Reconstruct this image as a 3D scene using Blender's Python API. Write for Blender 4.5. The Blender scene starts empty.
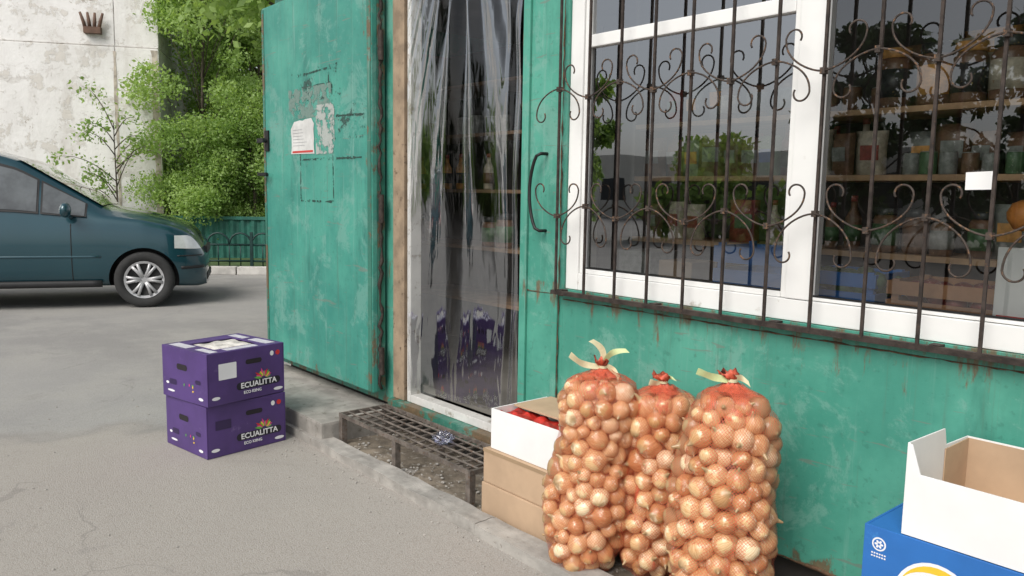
import bpy, bmesh, math, random
import numpy as np
from mathutils import Vector, Matrix, noise as mnoise
random.seed(7); np.random.seed(7)
D=bpy.data; SC=bpy.context.scene
COL=SC.collection
PI=math.pi
# ------------------------------------------------------------ camera frame
H=1.4; TH=math.radians(40.6); PT=math.radians(6.8); RO=0.0165
Fh=Vector((-math.cos(TH),math.sin(TH),0)); Rh=Vector((math.sin(TH),math.cos(TH),0)); Z=Vector((0,0,1))
def FR(l,d,z=0):
    v=Fh*d+Rh*l; return Vector((v.x,v.y,z))
F=Fh*math.cos(PT)-Z*math.sin(PT); U0=Fh*math.sin(PT)+Z*math.cos(PT)
U=U0*math.cos(RO)-Rh*math.sin(RO); R=Rh*math.cos(RO)+U0*math.sin(RO)
cam=D.cameras.new('camera'); cam.lens=36*796/1024; cam.clip_end=500; cam.clip_start=.05
co=D.objects.new('camera',cam); COL.objects.link(co)
m=Matrix((R,U,-F)).transposed().to_4x4(); m.translation=Vector((0,0,H)); co.matrix_world=m
SC.camera=co
SC.view_settings.view_transform='Standard'; SC.view_settings.look='None'; SC.view_settings.exposure=0
# ------------------------------------------------------------ world
W=D.worlds.new('World'); SC.world=W; W.use_nodes=True
nt=W.node_tree; bg=nt.nodes['Background']
sky=nt.nodes.new('ShaderNodeTexSky'); sky.sky_type='NISHITA'; sky.sun_disc=False
SUN=Vector((0.22,-0.80,0.86)).normalized()
sky.sun_elevation=math.asin(SUN.z)
sky.sun_rotation=math.atan2(SUN.x,SUN.y); sky.dust_density=2.5; sky.air_density=1.0
hs=nt.nodes.new('ShaderNodeHueSaturation'); hs.inputs['Saturation'].default_value=.30
nt.links.new(sky.outputs[0],hs.inputs['Color']); nt.links.new(hs.outputs[0],bg.inputs[0]); bg.inputs[1].default_value=.15
sl=D.lights.new('sun','SUN'); sl.energy=2.6; sl.angle=math.radians(40); sl.color=(1,.96,.9)
so=D.objects.new('sun',sl); COL.objects.link(so); so.rotation_euler=(-SUN).to_track_quat('-Z','Y').to_euler()
# ------------------------------------------------------------ materials
class NT:
    def __init__(s,name):
        s.m=D.materials.new(name); s.m.use_nodes=True; s.t=s.m.node_tree; s.b=s.t.nodes['Principled BSDF']
        s.out=s.t.nodes['Material Output']; s.tc=s.t.nodes.new('ShaderNodeTexCoord')
    def n(s,t,**k):
        x=s.t.nodes.new(t)
        for a,b in k.items(): setattr(x,a,b)
        return x
    def l(s,a,b): s.t.links.new(a,b)
    def noise(s,scale,detail=4,rough=.6,vec=None,stretch=None,dist=0):
        x=s.n('ShaderNodeTexNoise'); x.inputs['Scale'].default_value=scale; x.inputs['Detail'].default_value=detail
        x.inputs['Roughness'].default_value=rough; x.inputs['Distortion'].default_value=dist
        v=vec or s.tc.outputs['Object']
        if stretch:
            mp=s.n('ShaderNodeMapping'); mp.inputs['Scale'].default_value=stretch; s.l(v,mp.inputs['Vector']); v=mp.outputs[0]
        s.l(v,x.inputs['Vector']); return x.outputs['Fac']
    def ramp(s,fac,a,b):
        x=s.n('ShaderNodeMapRange'); x.inputs['From Min'].default_value=a; x.inputs['From Max'].default_value=b
        x.interpolation_type='SMOOTHSTEP'
        s.l(fac,x.inputs['Value']); return x.outputs[0]
    def mix(s,fac,a,b,typ='MIX'):
        x=s.n('ShaderNodeMix',data_type='RGBA',blend_type=typ)
        if hasattr(fac,'links'): s.l(fac,x.inputs[0])
        else: x.inputs[0].default_value=fac
        for v,i in((a,6),(b,7)):
            if hasattr(v,'links'): s.l(v,x.inputs[i])
            else: x.inputs[i].default_value=(*v[:3],1)
        return x.outputs[2]
    def math(s,op,a,b=0,c=0):
        x=s.n('ShaderNodeMath',operation=op)
        for v,i in((a,0),(b,1),(c,2)):
            if hasattr(v,'links'): s.l(v,x.inputs[i])
            else: x.inputs[i].default_value=v
        return x.outputs[0]
    def bump(s,h,strength=.3,dist=.01):
        x=s.n('ShaderNodeBump'); x.inputs['Strength'].default_value=strength; x.inputs['Distance'].default_value=dist
        s.l(h,x.inputs['Height']); s.l(x.outputs[0],s.b.inputs['Normal'])
    def set(s,rough=None,metal=None,coat=None,spec=None):
        if rough is not None:
            if hasattr(rough,'links'): s.l(rough,s.b.inputs['Roughness'])
            else: s.b.inputs['Roughness'].default_value=rough
        if metal is not None: s.b.inputs['Metallic'].default_value=metal
        if coat is not None: s.b.inputs['Coat Weight'].default_value=coat
        if spec is not None: s.b.inputs['Specular IOR Level'].default_value=spec
    def color(s,c):
        if hasattr(c,'links'): s.l(c,s.b.inputs['Base Color'])
        else: s.b.inputs['Base Color'].default_value=(*c[:3],1)
def sc(c,k): return tuple(min(1,x*k) for x in c)
def M(name,col,rough=.6,var=.2,scale=6,bump=.15,bscale=80,metal=0,coat=0,dirt=None,dthr=.62):
    t=NT(name); f=t.noise(scale); c=t.mix(t.ramp(f,.3,.7),sc(col,1-var),sc(col,1+var*.6))
    if dirt: c=t.mix(t.ramp(t.noise(scale*2.3,6,.7),dthr,dthr+.1),c,dirt)
    t.color(c); t.set(rough,metal,coat)
    if bump: t.bump(t.noise(bscale,3),bump,.004)
    return t.m
def paint(name,base,hi,rustthr=.66,seed=0.0,drip=.35,bands=()):
    t=NT(name)
    mp=t.n('ShaderNodeMapping'); mp.inputs['Location'].default_value=(seed,seed*.7,seed*1.3); t.l(t.tc.outputs['Object'],mp.inputs['Vector']); v=mp.outputs[0]
    c=t.mix(t.ramp(t.noise(1.8,5,.65,v),.35,.65),base,hi)
    c=t.mix(t.ramp(t.noise(5,6,.7,v,(1,1,.22)),.5,.75),c,sc(base,.70))
    c=t.mix(t.math('MULTIPLY',t.ramp(t.noise(3.2,9,.78,v,None,.4),.52,.6),.6),c,tuple(h*.75+.10 for h in hi))
    c=t.mix(t.math('MULTIPLY',t.ramp(t.noise(14,6,.7,v,(3,3,.08)),.55,.75),drip),c,(.10,.12,.09))
    c=t.mix(t.math('MULTIPLY',t.ramp(t.noise(11,6,.7,v,(3,3,.10)),.56,.7),drip*.7),c,tuple(h*.6+.22 for h in hi))
    c=t.mix(t.math('MULTIPLY',t.ramp(t.noise(40,3,.6,v),.6,.72),.35),c,sc(base,.5))
    c=t.mix(t.math('MULTIPLY',t.ramp(t.noise(30,2,.5,v,(.15,1,1.6),1.2),.68,.7),.6),c,(.16,.19,.16))
    sx=t.n('ShaderNodeSeparateXYZ'); t.l(t.tc.outputs['Object'],sx.inputs[0])
    rc=t.mix(t.noise(60,3,.5,v),(.07,.035,.018),(.24,.12,.055))
    r=t.ramp(t.noise(2.4,10,.75,v),rustthr,rustthr+.03)
    for (ax,z0,z1,k,st,top_) in bands:
        w=t.ramp(sx.outputs[ax],z0,z1)
        if top_: w=t.math('MULTIPLY',w,t.math('SUBTRACT',1,t.ramp(sx.outputs[ax],top_,top_+.04)))
        bnd=t.math('MULTIPLY',w,k)
        q=t.ramp(t.math('ADD',t.noise(9,8,.75,v,st),bnd),.78,.86)
        r=t.math('MAXIMUM',r,q)
    c=t.mix(t.math('MULTIPLY',r,.8),c,rc)
    t.color(c); t.set(t.math('MULTIPLY_ADD',t.noise(8,4,.6,v),.3,.34))
    h=t.math('ADD',t.math('MULTIPLY',t.noise(90,3,.6,v),.25),t.math('MULTIPLY',t.noise(2.2,2,.5,v),7))
    h=t.math('ADD',h,t.math('MULTIPLY',r,-.5))
    t.bump(h,.3,.006)
    return t.m
TEAL=paint('teal_paint',(.050,.255,.190),(.088,.35,.262),.70,0,.35,[(2,.62,.99,.29,(1.5,1.5,.25),1.0),(2,.34,.15,.31,(1.2,1.2,.5),None)])
TEALD=paint('teal_door_paint',(.034,.225,.18),(.066,.31,.24),.75,5.3,.55,[(2,.5,.2,.25,(1.4,1.4,.5),None),(0,-4.2,-3.97,.23,(1,1,.5),None),(0,-5.15,-5.42,.21,(1,1,.4),None)])
TEALT=paint('teal_trim_paint',(.03,.15,.11),(.05,.21,.15),.50,2.1,.6)
RUST=M('rusty_iron',(.050,.038,.032),.75,.5,30,.3,200,.3,0,(.14,.075,.04),.60)
RUSTS=M('rusty_scroll_iron',(.060,.046,.038),.75,.4,30,.3,200,.2,0,(.20,.11,.06),.53)
RUSTW=M('rust_weld',(.12,.065,.035),.85,.5,30,.5,150,0,0,(.03,.12,.09),.55)
DARKM=M('dark_metal',(.03,.03,.03),.5,.3,20,.1,100,.6)
IRON=M('worn_steel',(.17,.145,.125),.65,.4,25,.3,150,.3,0,(.13,.07,.04),.56)
PVC=M('white_plastic',(.80,.80,.78),.35,.05,3,.03,60,0,0,(.52,.49,.44),.62)
PVCD=M('grimy_white_plastic',(.66,.65,.62),.45,.15,6,.05,60,0,0,(.35,.31,.26),.56)
WOOD=M('raw_wood',(.31,.23,.155),.75,.3,9,.3,120,0,0,(.12,.08,.05),.58)
WOODSH=M('shelf_wood',(.50,.31,.17),.6,.25,9,.1,120)
CONC=M('concrete',(.33,.31,.28),.9,.28,7,.5,90,0,0,(.16,.145,.12),.58)
KERB=M('kerb_stone',(.36,.34,.31),.9,.25,9,.5,110,0,0,(.18,.16,.135),.6)
CARD=M('cardboard',(.47,.33,.215),.85,.12,5,.1,60,0,0,(.34,.23,.14),.66)
CARDW=M('white_card',(.80,.80,.79),.6,.06,4,.05,60,0,0,(.62,.59,.54),.66)
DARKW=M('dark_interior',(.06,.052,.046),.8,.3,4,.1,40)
INW=M('interior_panel',(.14,.13,.115),.7,.2,3,.1,40)
# ------------------------------------------------------------ mesh helpers
def new(name,me,mats,parent=None,smooth=False):
    o=D.objects.new(name,me); COL.objects.link(o)
    for mm in (mats if isinstance(mats,(list,tuple)) else [mats]): me.materials.append(mm)
    if smooth: me.polygons.foreach_set('use_smooth',[True]*len(me.polygons))
    if parent: par(o,parent)
    return o
def par(o,p):
    o.parent=p; o.matrix_parent_inverse=p.matrix_basis.inverted()
def top(o,label,cat,group=None):
    o['label']=label; o['category']=cat
    if group: o['group']=group
    return o
def empty(name,loc,label,cat,group=None,rot=0):
    e=D.objects.new(name,None); COL.objects.link(e); e.location=loc; e.rotation_euler=(0,0,rot); e.empty_display_size=.1
    e.matrix_basis=Matrix.Translation(Vector(loc))@Matrix.Rotation(rot,4,'Z')
    return top(e,label,cat,group)
def pyd(v,f):
    me=D.meshes.new('m'); me.from_pydata([tuple(a) for a in v],[],f); me.update(); return me
def bmnew(): return bmesh.new()
def bbox(bm,lo,hi,mi=0,M4=None):
    lo=Vector(lo);hi=Vector(hi);c=(lo+hi)/2;s=hi-lo
    r=bmesh.ops.create_cube(bm,size=1,matrix=Matrix.Translation(c)@Matrix.Diagonal((*s,1)))
    if M4: bmesh.ops.transform(bm,matrix=M4,verts=r['verts'])
    fs=set(f for v in r['verts'] for f in v.link_faces)
    for f in fs: f.material_index=mi
    return r['verts']
def bcyl(bm,a,b,r1,r2=None,seg=12,mi=0):
    a=Vector(a);b=Vector(b);d=b-a
    mt=Matrix.Translation((a+b)/2)@d.to_track_quat('Z','Y').to_matrix().to_4x4()
    r=bmesh.ops.create_cone(bm,cap_ends=True,segments=seg,radius1=r1,radius2=r1 if r2 is None else r2,depth=d.length,matrix=mt)
    for f in set(f for v in r['verts'] for f in v.link_faces): f.material_index=mi
def fin(bm,name,mats,parent=None,bevel=0,smooth=False,seg=2):
    if bevel: 
        bmesh.ops.bevel(bm,geom=list(bm.edges),offset=bevel,segments=seg,affect='EDGES',profile=.7,clamp_overlap=True)
    me=D.meshes.new(name); bm.to_mesh(me); bm.free()
    return new(name,me,mats,parent,smooth)
def boxes(name,lst,mats,parent=None,bevel=.003,M4=None):
    bm=bmnew()
    for b in lst: bbox(bm,b[0],b[1],b[2] if len(b)>2 else 0,M4)
    return fin(bm,name,mats,parent,bevel)
def btube(bm,pts,r,seg=6,mi=0,flat=None):
    pts=[Vector(p) for p in pts]; n=len(pts); rings=[]
    T=(pts[1]-pts[0]).normalized(); up=Vector((0,1,0)) if abs(T.y)<.9 else Vector((1,0,0))
    for i,p in enumerate(pts):
        t=(pts[min(i+1,n-1)]-pts[max(i-1,0)]).normalized()
        a=t.cross(up)
        if a.length<1e-4: a=t.cross(Vector((1,0,0)))
        a.normalize(); b=a.cross(t)
        up=b if flat is None else up
        rr=r[i] if isinstance(r,(list,tuple)) else r
        ra,rb=(rr,rr) if flat is None else (rr,rr*flat)
        rings.append([bm.verts.new(p+a*math.cos(k*2*PI/seg)*ra+b*math.sin(k*2*PI/seg)*rb) for k in range(seg)])
    for i in range(n-1):
        for k in range(seg):
            f=bm.faces.new((rings[i][k],rings[i][(k+1)%seg],rings[i+1][(k+1)%seg],rings[i+1][k])); f.material_index=mi; f.smooth=True
    for rg in (rings[0][::-1],rings[-1]):
        f=bm.faces.new(rg); f.material_index=mi
def text(s,size,M4,mat,parent,name='lettering',bold=.02,ext=.0008,sx=1):
    cu=D.curves.new('t','FONT'); cu.body=s; cu.size=size; cu.align_x='CENTER'; cu.align_y='CENTER'; cu.extrude=ext; cu.offset=bold*size; cu.resolution_u=3
    ob=D.objects.new('t',cu); COL.objects.link(ob); bpy.context.view_layer.update()
    me=D.meshes.new_from_object(ob.evaluated_get(bpy.context.evaluated_depsgraph_get())); D.objects.remove(ob)
    me.transform(M4@Matrix.Diagonal((sx,1,1,1))); me.materials.clear()
    return new(name,me,mat,parent)
# ------------------------------------------------------------ ground
def ground_mat():
    t=NT('asphalt'); v=t.tc.outputs['Object']
    c=t.mix(t.ramp(t.noise(.35,6,.6),.35,.65),(.295,.288,.28),(.35,.343,.333))
    c=t.mix(t.ramp(t.noise(1.4,5,.7),.4,.7),c,(.37,.36,.342))
    sx=t.n('ShaderNodeSeparateXYZ'); t.l(v,sx.inputs[0])
    near=t.ramp(t.math('ADD',t.math('ADD',sx.outputs[0],t.math('MULTIPLY',sx.outputs[1],-.3)),t.math('MULTIPLY',t.noise(.9,5,.6),1.6)),-4.6,-4.2)
    c=t.mix(t.math('MULTIPLY',near,.75),c,(.395,.365,.330))
    edge=t.math('SUBTRACT',1,t.math('ABSOLUTE',t.math('SUBTRACT',t.math('MULTIPLY',near,2),1)))
    c=t.mix(t.math('MULTIPLY',edge,.25),c,(.15,.14,.13))
    vo=t.n('ShaderNodeTexVoronoi'); vo.inputs['Scale'].default_value=170; t.l(v,vo.inputs['Vector'])
    g=t.math('ADD',t.math('MULTIPLY',t.noise(220,3,.7),.6),t.math('MULTIPLY',vo.outputs['Distance'],.5))
    c=t.mix(t.ramp(g,.3,.85),c,t.mix(1,c,(.76,.74,.71),'MULTIPLY'))
    c=t.mix(t.math('MULTIPLY',t.ramp(t.noise(60,2,.5),.68,.74),.5),c,(.46,.44,.41))
    c=t.mix(t.math('MULTIPLY',t.ramp(t.noise(.8,7,.7,None,None,1.5),.60,.68),.30),c,(.20,.19,.18))
    c=t.mix(t.math('MULTIPLY',t.ramp(t.noise(5,5,.7),.6,.72),.30),c,(.24,.225,.21))
    vc=t.n('ShaderNodeTexVoronoi',feature='DISTANCE_TO_EDGE'); vc.inputs['Scale'].default_value=.5
    nn=t.n('ShaderNodeTexNoise'); nn.inputs['Scale'].default_value=1.5; nn.inputs['Detail'].default_value=6; t.l(v,nn.inputs['Vector'])
    ad=t.n('ShaderNodeVectorMath',operation='MULTIPLY_ADD'); t.l(nn.outputs['Color'],ad.inputs[0]); ad.inputs[1].default_value=(.9,.9,.9); t.l(v,ad.inputs[2]); t.l(ad.outputs[0],vc.inputs['Vector'])
    cr=t.math('MULTIPLY',t.math('SUBTRACT',1,t.ramp(vc.outputs['Distance'],.001,.005)),t.ramp(t.noise(.6,2),.56,.62))
    c=t.mix(t.math('MULTIPLY',cr,.35),c,(.16,.15,.14))
    t.color(c); t.set(.92,spec=.25)
    t.bump(t.math('ADD',g,t.math('MULTIPLY',t.noise(6,4),.9)),.45,.006)
    return t.m
def sheet(name,pts,z,mat,div=0):
    me=pyd([(p[0],p[1],z) for p in pts],[list(range(len(pts)))]); o=new(name,me,mat); o['kind']='structure'; return o
sheet('ground',[(-150,-150),(150,-150),(150,150),(-150,150)],0,ground_mat())
SOIL=M('soil',(.20,.165,.125),.95,.4,12,.9,60,0,0,(.34,.31,.27),.54)
bm=bmnew(); nx,ny=120,14; vs=[]
for i in range(nx+1):
    for j in range(ny+1):
        x=-3.9+i*(6.4/nx); y=2.0+j*(.5/ny)
        z=.012+.018*mnoise.noise(Vector((x*4,y*4,0)))+.01*mnoise.noise(Vector((x*18,y*18,3)))
        vs.append(bm.verts.new((x,y,z)))
for i in range(nx):
    for j in range(ny):
        a=i*(ny+1)+j; bm.faces.new((vs[a],vs[a+ny+1],vs[a+ny+2],vs[a+1]))
o=fin(bm,'soil_ground',SOIL,smooth=True); o['kind']='structure'
bm=bmnew(); x=-4.32
while x<2.4:
    L=random.uniform(.9,1.05); z=.050+random.uniform(-.006,.006)
    vv=bbox(bm,(x,1.935+random.uniform(-.006,.006),-.1),(x+L-.006,2.04,z)); x+=L
bmesh.ops.subdivide_edges(bm,edges=list(bm.edges),cuts=10,use_grid_fill=True)
for v in bm.verts:
    n=mnoise.noise(v.co*9)*.007+mnoise.noise(v.co*28)*.003
    v.co.z+=n; v.co.y+=n*(1 if v.co.y<2 else 0)
o=fin(bm,'kerb',KERB,smooth=False); o['kind']='structure'
GRASS=M('grass',(.06,.10,.03),.9,.4,3,.8,40,0,0,(.16,.12,.08),.6)
dv=Vector((.448,.894,0)); nv=Vector((.894,-.448,0))
pz=[FR(-16,13.3),FR(4,13.3),FR(12,40),FR(-30,40)]
sheet('grass_ground',[(p.x,p.y) for p in pz],.05,GRASS)
bm=bmnew()
for i in range(620):
    if i<260: px,py=random.uniform(-3.9,-1.2),random.uniform(2.05,2.4); pz_=.02
    else:
        px=random.uniform(-6,-1.2); py=random.uniform(-.2,1.9) if random.random()<.35 else 1.92-abs(random.gauss(0,.12)); pz_=0
    r=random.uniform(.003,.012)*(1 if i<260 else .65)
    mt=Matrix.Translation((px,py,pz_+r*.3))@Matrix.Rotation(random.random()*6,4,'Z')@Matrix.Diagonal((r,r*random.uniform(.5,1),r*.6,1))
    bmesh.ops.create_icosphere(bm,subdivisions=1,radius=1,matrix=mt)
o=fin(bm,'pebbles',KERB); o['kind']='stuff'; top(o,'small pale pebbles and grit along the kerb','pebbles')
# ------------------------------------------------------------ KIOSK
YW=2.44
K=empty('kiosk',(-1.5,YW,0),'green painted metal kiosk with barred window and open doorway','kiosk')
X0,X1=-5.42,2.6; ZB,ZT=.16,2.72
DX0,DX1=-3.88,-2.78; WX0,WX1=-2.50,.1; WZ0,WZ1=.985,2.36
def wallbox(a,b,c,d): return ((a,YW,c),(b,YW+.08,d))
boxes('wall',[wallbox(X0,DX0,ZB,ZT),wallbox(DX1,WX0,ZB,ZT),wallbox(WX0+.0,X1,ZB,WZ0),wallbox(WX1,X1,WZ0+.001,ZT),wallbox(WX0+.0,WX1,WZ1,ZT),wallbox(DX0,DX1,2.5,ZT),
   ((X0,YW+.081,ZB),(X0+.08,5.5,ZT)),((X1-.08,YW+.081,ZB),(X1,5.5,ZT)),((X0,5.5,ZB),(X1,5.58,ZT))],TEAL,K,.002)
boxes('roof',[((X0-.05,YW-.06,ZT+.002),(X1+.05,5.65,ZT+.09))],IRON,K)
boxes('interior_lining',[((X0+.09,4.6,ZB),(X1-.09,4.64,ZT-.01)),((X0+.082,YW+.085,.26),(X1-.082,4.6,.30)),((X0+.082,YW+.085,ZT-.06),(X1-.082,4.6,ZT-.02))],[INW],K)
boxes('foundation',[((X0+.05,YW+.05,-.1),(X1-.05,5.5,.158))],M('dark_base',(.05,.045,.04),.95),K)
boxes('threshold',[((DX0,YW-.05,.13),(DX1,YW+.16,.21)),],TEALT,K,.005)
boxes('concrete_step',[((-5.4,1.965,-.05),(-3.87,YW+.03,.135))],CONC,K,.015)
boxes('door_post',[((DX0+.001,YW-.012,.212),(DX0+.115,YW+.10,2.499))],WOOD,K,.003)
boxes('door_frame',[((DX0+.13,YW+.0,.212),(DX0+.165,YW+.07,2.499)),((DX0+.166,YW+.0,.212),(DX1-.021,YW+.07,.255)),((DX1-.02,YW+.03,.212),(DX1-.001,YW+.075,2.499)),((DX0+.166,YW,2.44),(DX1-.021,YW+.07,2.499))],[PVCD],K,.004)
boxes('door_jamb',[((DX1+.0,YW-.014,.2),(DX1+.045,YW-.001,2.6))],TEAL,K,.003)
boxes('door_jamb',[((WX0-.06,YW-.012,.2),(WX0-.025,YW-.001,.96))],TEAL,K,.003)
for (a,b,c) in [(-2.735,-2.5,.955),(-2.5,2.4,.938)]:
    bm=bmnew()
    pts=[(x,YW-.001+random.uniform(-.001,.001),c+random.uniform(-.0015,.0015)) for x in np.linspace(a,b,int((b-a)/.03)+2)]
    btube(bm,pts,[random.uniform(.001,.004) for _ in pts],5); fin(bm,'weld_seam',RUSTW,K)
for xx in (-2.78,-2.52):
    bm=bmnew(); pts=[(xx+random.uniform(-.003,.003),YW-.008,z) for z in np.linspace(.2,2.5,60)]
    btube(bm,pts,[random.uniform(.001,.005) for _ in pts],5); fin(bm,'weld_seam',RUSTW,K)
bm=bmnew(); pts=[(x,YW-.002,.165+random.uniform(-.004,.004)) for x in np.linspace(-2.7,2.4,120)]
btube(bm,pts,[random.uniform(.002,.009) for _ in pts],5); fin(bm,'rusty_lower_edge',RUSTW,K)
bm=bmnew()
hp=[(-2.62,YW-.0,1.575),(-2.62,YW-.04,1.575)]+[(-2.63-.055*math.sin(t*PI)**.6,YW-.045,1.575-.34*t) for t in np.linspace(.03,.97,14)]+[(-2.62,YW-.04,1.235),(-2.62,YW,1.235)]
btube(bm,hp,.0075,8); fin(bm,'handle',DARKM,K)
DL=[-5.40,-3.95]; YD=2.335
dl=boxes('door',[((DL[0],YD,.235),(DL[1],YD+.035,2.62))],TEALD,K,.006)
def sub(o,p): o.parent=p; o.matrix_parent_inverse=Matrix.Identity(4); return o
sub(boxes('door_edge',[((DL[0],YD+.036,.235),(DL[0]+.05,YD+.085,2.62))],TEALT,None,.003),dl)
sub(boxes('door_edge',[((DL[1]-.045,YD+.036,.235),(DL[1],YD+.085,2.62))],TEALT,None,.003),dl)
sub(boxes('door_edge',[((DL[0]+.051,YD+.036,.235),(DL[1]-.046,YD+.085,.28))],TEALT,None,.003),dl)
for z in (.42,1.3,2.2):
    bm=bmnew(); bcyl(bm,(-3.925,YD+.045,z-.08),(-3.925,YD+.045,z+.08),.016); sub(fin(bm,'hinge',RUST),dl)
bm=bmnew()
pts=[(-3.944+random.uniform(-.004,.004),YD+.05+random.uniform(-.012,.012),z) for z in np.linspace(.25,2.6,70)]
btube(bm,pts,[random.uniform(.004,.013) for _ in pts],5); sub(fin(bm,'rust_crust',RUST),dl)
bm=bmnew()
bbox(bm,(-5.37,YD-.012,1.66),(-5.31,YD-.001,1.80)); bcyl(bm,(-5.34,YD-.05,1.73),(-5.34,YD,1.73),.014); bbox(bm,(-5.39,YD-.06,1.715),(-5.29,YD-.045,1.745))
sub(fin(bm,'handle',DARKM,None,.002),dl)
bm=bmnew(); bcyl(bm,(-5.35,YD-.05,1.5),(-5.35,YD,1.5),.012); bbox(bm,(-5.40,YD-.055,1.49),(-5.26,YD-.042,1.512))
sub(fin(bm,'latch',DARKM,None,.002),dl)
sub(boxes('edge_strip',[((DL[0]+.0,YD-.004,.24),(DL[0]+.03,YD-.001,2.61))],TEALT,None,0),dl)
sub(boxes('edge_strip',[((DL[1]-.045,YD-.004,.24),(DL[1]-.006,YD-.001,2.61))],TEALT,None,0),dl)
PAPER=M('old_paper',(.60,.60,.58),.8,.15,10,.1,60); 
def residue_mat(name,col,thr,op=1.0,scl=16):
    t=NT(name); t.color(t.mix(t.noise(60,3),sc(col,.7),col)); t.set(.8)
    tr=t.n('ShaderNodeBsdfTransparent'); mx=t.n('ShaderNodeMixShader')
    t.l(t.math('MULTIPLY',t.ramp(t.noise(scl,7,.75),thr,thr+.03),op),mx.inputs[0]); t.l(tr.outputs[0],mx.inputs[1]); t.l(t.b.outputs[0],mx.inputs[2]); t.l(mx.outputs[0],t.out.inputs[0]); return t.m
GLUE=residue_mat('glue_residue',(.03,.075,.06),.46,.85); PAPERB=residue_mat('torn_paper',(.42,.46,.43),.46); SCR=residue_mat('scraped_patch',(.22,.32,.28),.46,.8); SCD=residue_mat('dark_scuff',(.05,.10,.085),.55,.7,9)
def plate(name,x0,x1,z0,z1,y,mat,p):
    me=pyd([(x0,y,z0),(x1,y,z0),(x1,y,z1),(x0,y,z1)],[(0,1,2,3)]); o=new(name,me,mat); 
    return sub(o,p)
rg=random.Random(4); pts=[(-4.97,1.63),(-4.64,1.625)]+[(-4.64+.012*rg.uniform(-1,1),1.63+.03*k) for k in range(1,7)]+[(-4.68-.04*k,1.84+.008*rg.uniform(-1,1)) for k in range(7)]+[(-4.965+.006*rg.uniform(-1,1),1.82-.03*k) for k in range(1,6)]
me=pyd([(a,YD-.003,b) for a,b in pts],[tuple(range(len(pts)))]); sub(new('notice_paper',me,PAPER),dl)
RED=M('red_print',(.50,.05,.04),.6,.1)
bm=bmnew(); bbox(bm,(-4.95,YD-.0042,1.635),(-4.66,YD-.0034,1.648))
for k in range(6): bbox(bm,(-4.94,YD-.0042,1.68+k*.02),(-4.94+random.uniform(.12,.24),YD-.0034,1.683+k*.02),1)
sub(fin(bm,'notice_print',[RED,M('grey_print',(.42,.42,.43),.8)]),dl)
plate('torn_paper',-4.62,-4.38,1.62,1.92,YD-.0025,PAPERB,dl)
plate('torn_paper',-5.0,-4.42,1.85,2.04,YD-.0022,SCR,dl)
plate('scuff_patch',-4.95,-4.30,1.95,2.15,YD-.0021,SCD,dl); plate('scuff_patch',-4.40,-4.02,1.70,1.9,YD-.0023,SCD,dl)
bm=bmnew(); rj=random.Random(9)
def ragged(x0,z0,x1,z1,w,y):
    n=max(3,int(max(abs(x1-x0),abs(z1-z0))/.02)); pr=None
    for k in range(n+1):
        q=k/n; x=x0+(x1-x0)*q; z=z0+(z1-z0)*q; a=w*rj.uniform(.3,.85); 
        d=(0,a) if abs(x1-x0)>abs(z1-z0) else (a,0)
        p=(bm.verts.new((x-d[0],y,z-d[1])),bm.verts.new((x+d[0],y,z+d[1])))
        if pr: bm.faces.new((pr[0],p[0],p[1],pr[1]))
        pr=p
for i,(a,b,c,d) in enumerate(((-4.84,1.33,-4.40,1.33),(-4.84,1.34,-4.84,1.64),(-4.40,1.35,-4.41,2.03),(-4.84,2.04,-4.44,2.04),(-4.84,1.59,-4.42,1.59),(-4.36,1.59,-4.06,1.59),(-4.36,1.84,-4.03,1.83),(-4.78,2.12,-4.46,2.13),(-4.45,2.04,-4.45,2.12))): ragged(a,b,c,d,.011,YD-.0018-.00005*i)
sub(fin(bm,'glue_marks',GLUE),dl)
YF=YW+.012
wf=boxes('window_frame',[((WX0+.002,YF,WZ0+.002),(WX0+.075,YF+.06,WZ1-.002)),((WX1-.075,YF,WZ0+.002),(WX1-.002,YF+.06,WZ1-.002)),
 ((WX0+.076,YF,WZ0+.002),(WX1-.076,YF+.06,WZ0+.075)),((WX0+.076,YF,WZ1-.075),(WX1-.076,YF+.06,WZ1-.002)),
 ((-1.435,YF-.003,WZ0+.077),(-1.345,YF+.06,WZ1-.077)),
 ((WX0+.077,YF+.008,WZ0+.076),(WX0+.098,YF+.05,WZ1-.077)),
 ((-1.458,YF+.008,WZ0+.077),(-1.437,YF+.05,WZ1-.077)),((WX0+.099,YF+.008,WZ0+.076),(-1.459,YF+.05,WZ0+.096)),((WX0+.099,YF+.008,2.01),(-1.459,YF+.05,2.06)),
 ((-1.343,YF+.008,WZ0+.077),(WX1-.078,YF+.05,WZ0+.088))],[PVC],K,.004)
boxes('window_sill',[((WX0-.0,YW-.03,WZ0-.022),(WX1,YW-.002,WZ0-.008))],RUSTW,K,.003)
boxes('black_gasket',[((WX0+.10,YF+.012,WZ0+.097),(-1.463,YF+.018,WZ0+.102)),((WX0+.1,YF+.012,WZ0+.103),(WX0+.104,YF+.018,2.009))],DARKM,K,0)
boxes('black_gasket',[((-1.342,YF+.012,WZ0+.089),(-.0,YF+.018,WZ0+.095))],DARKM,K,0)
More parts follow.
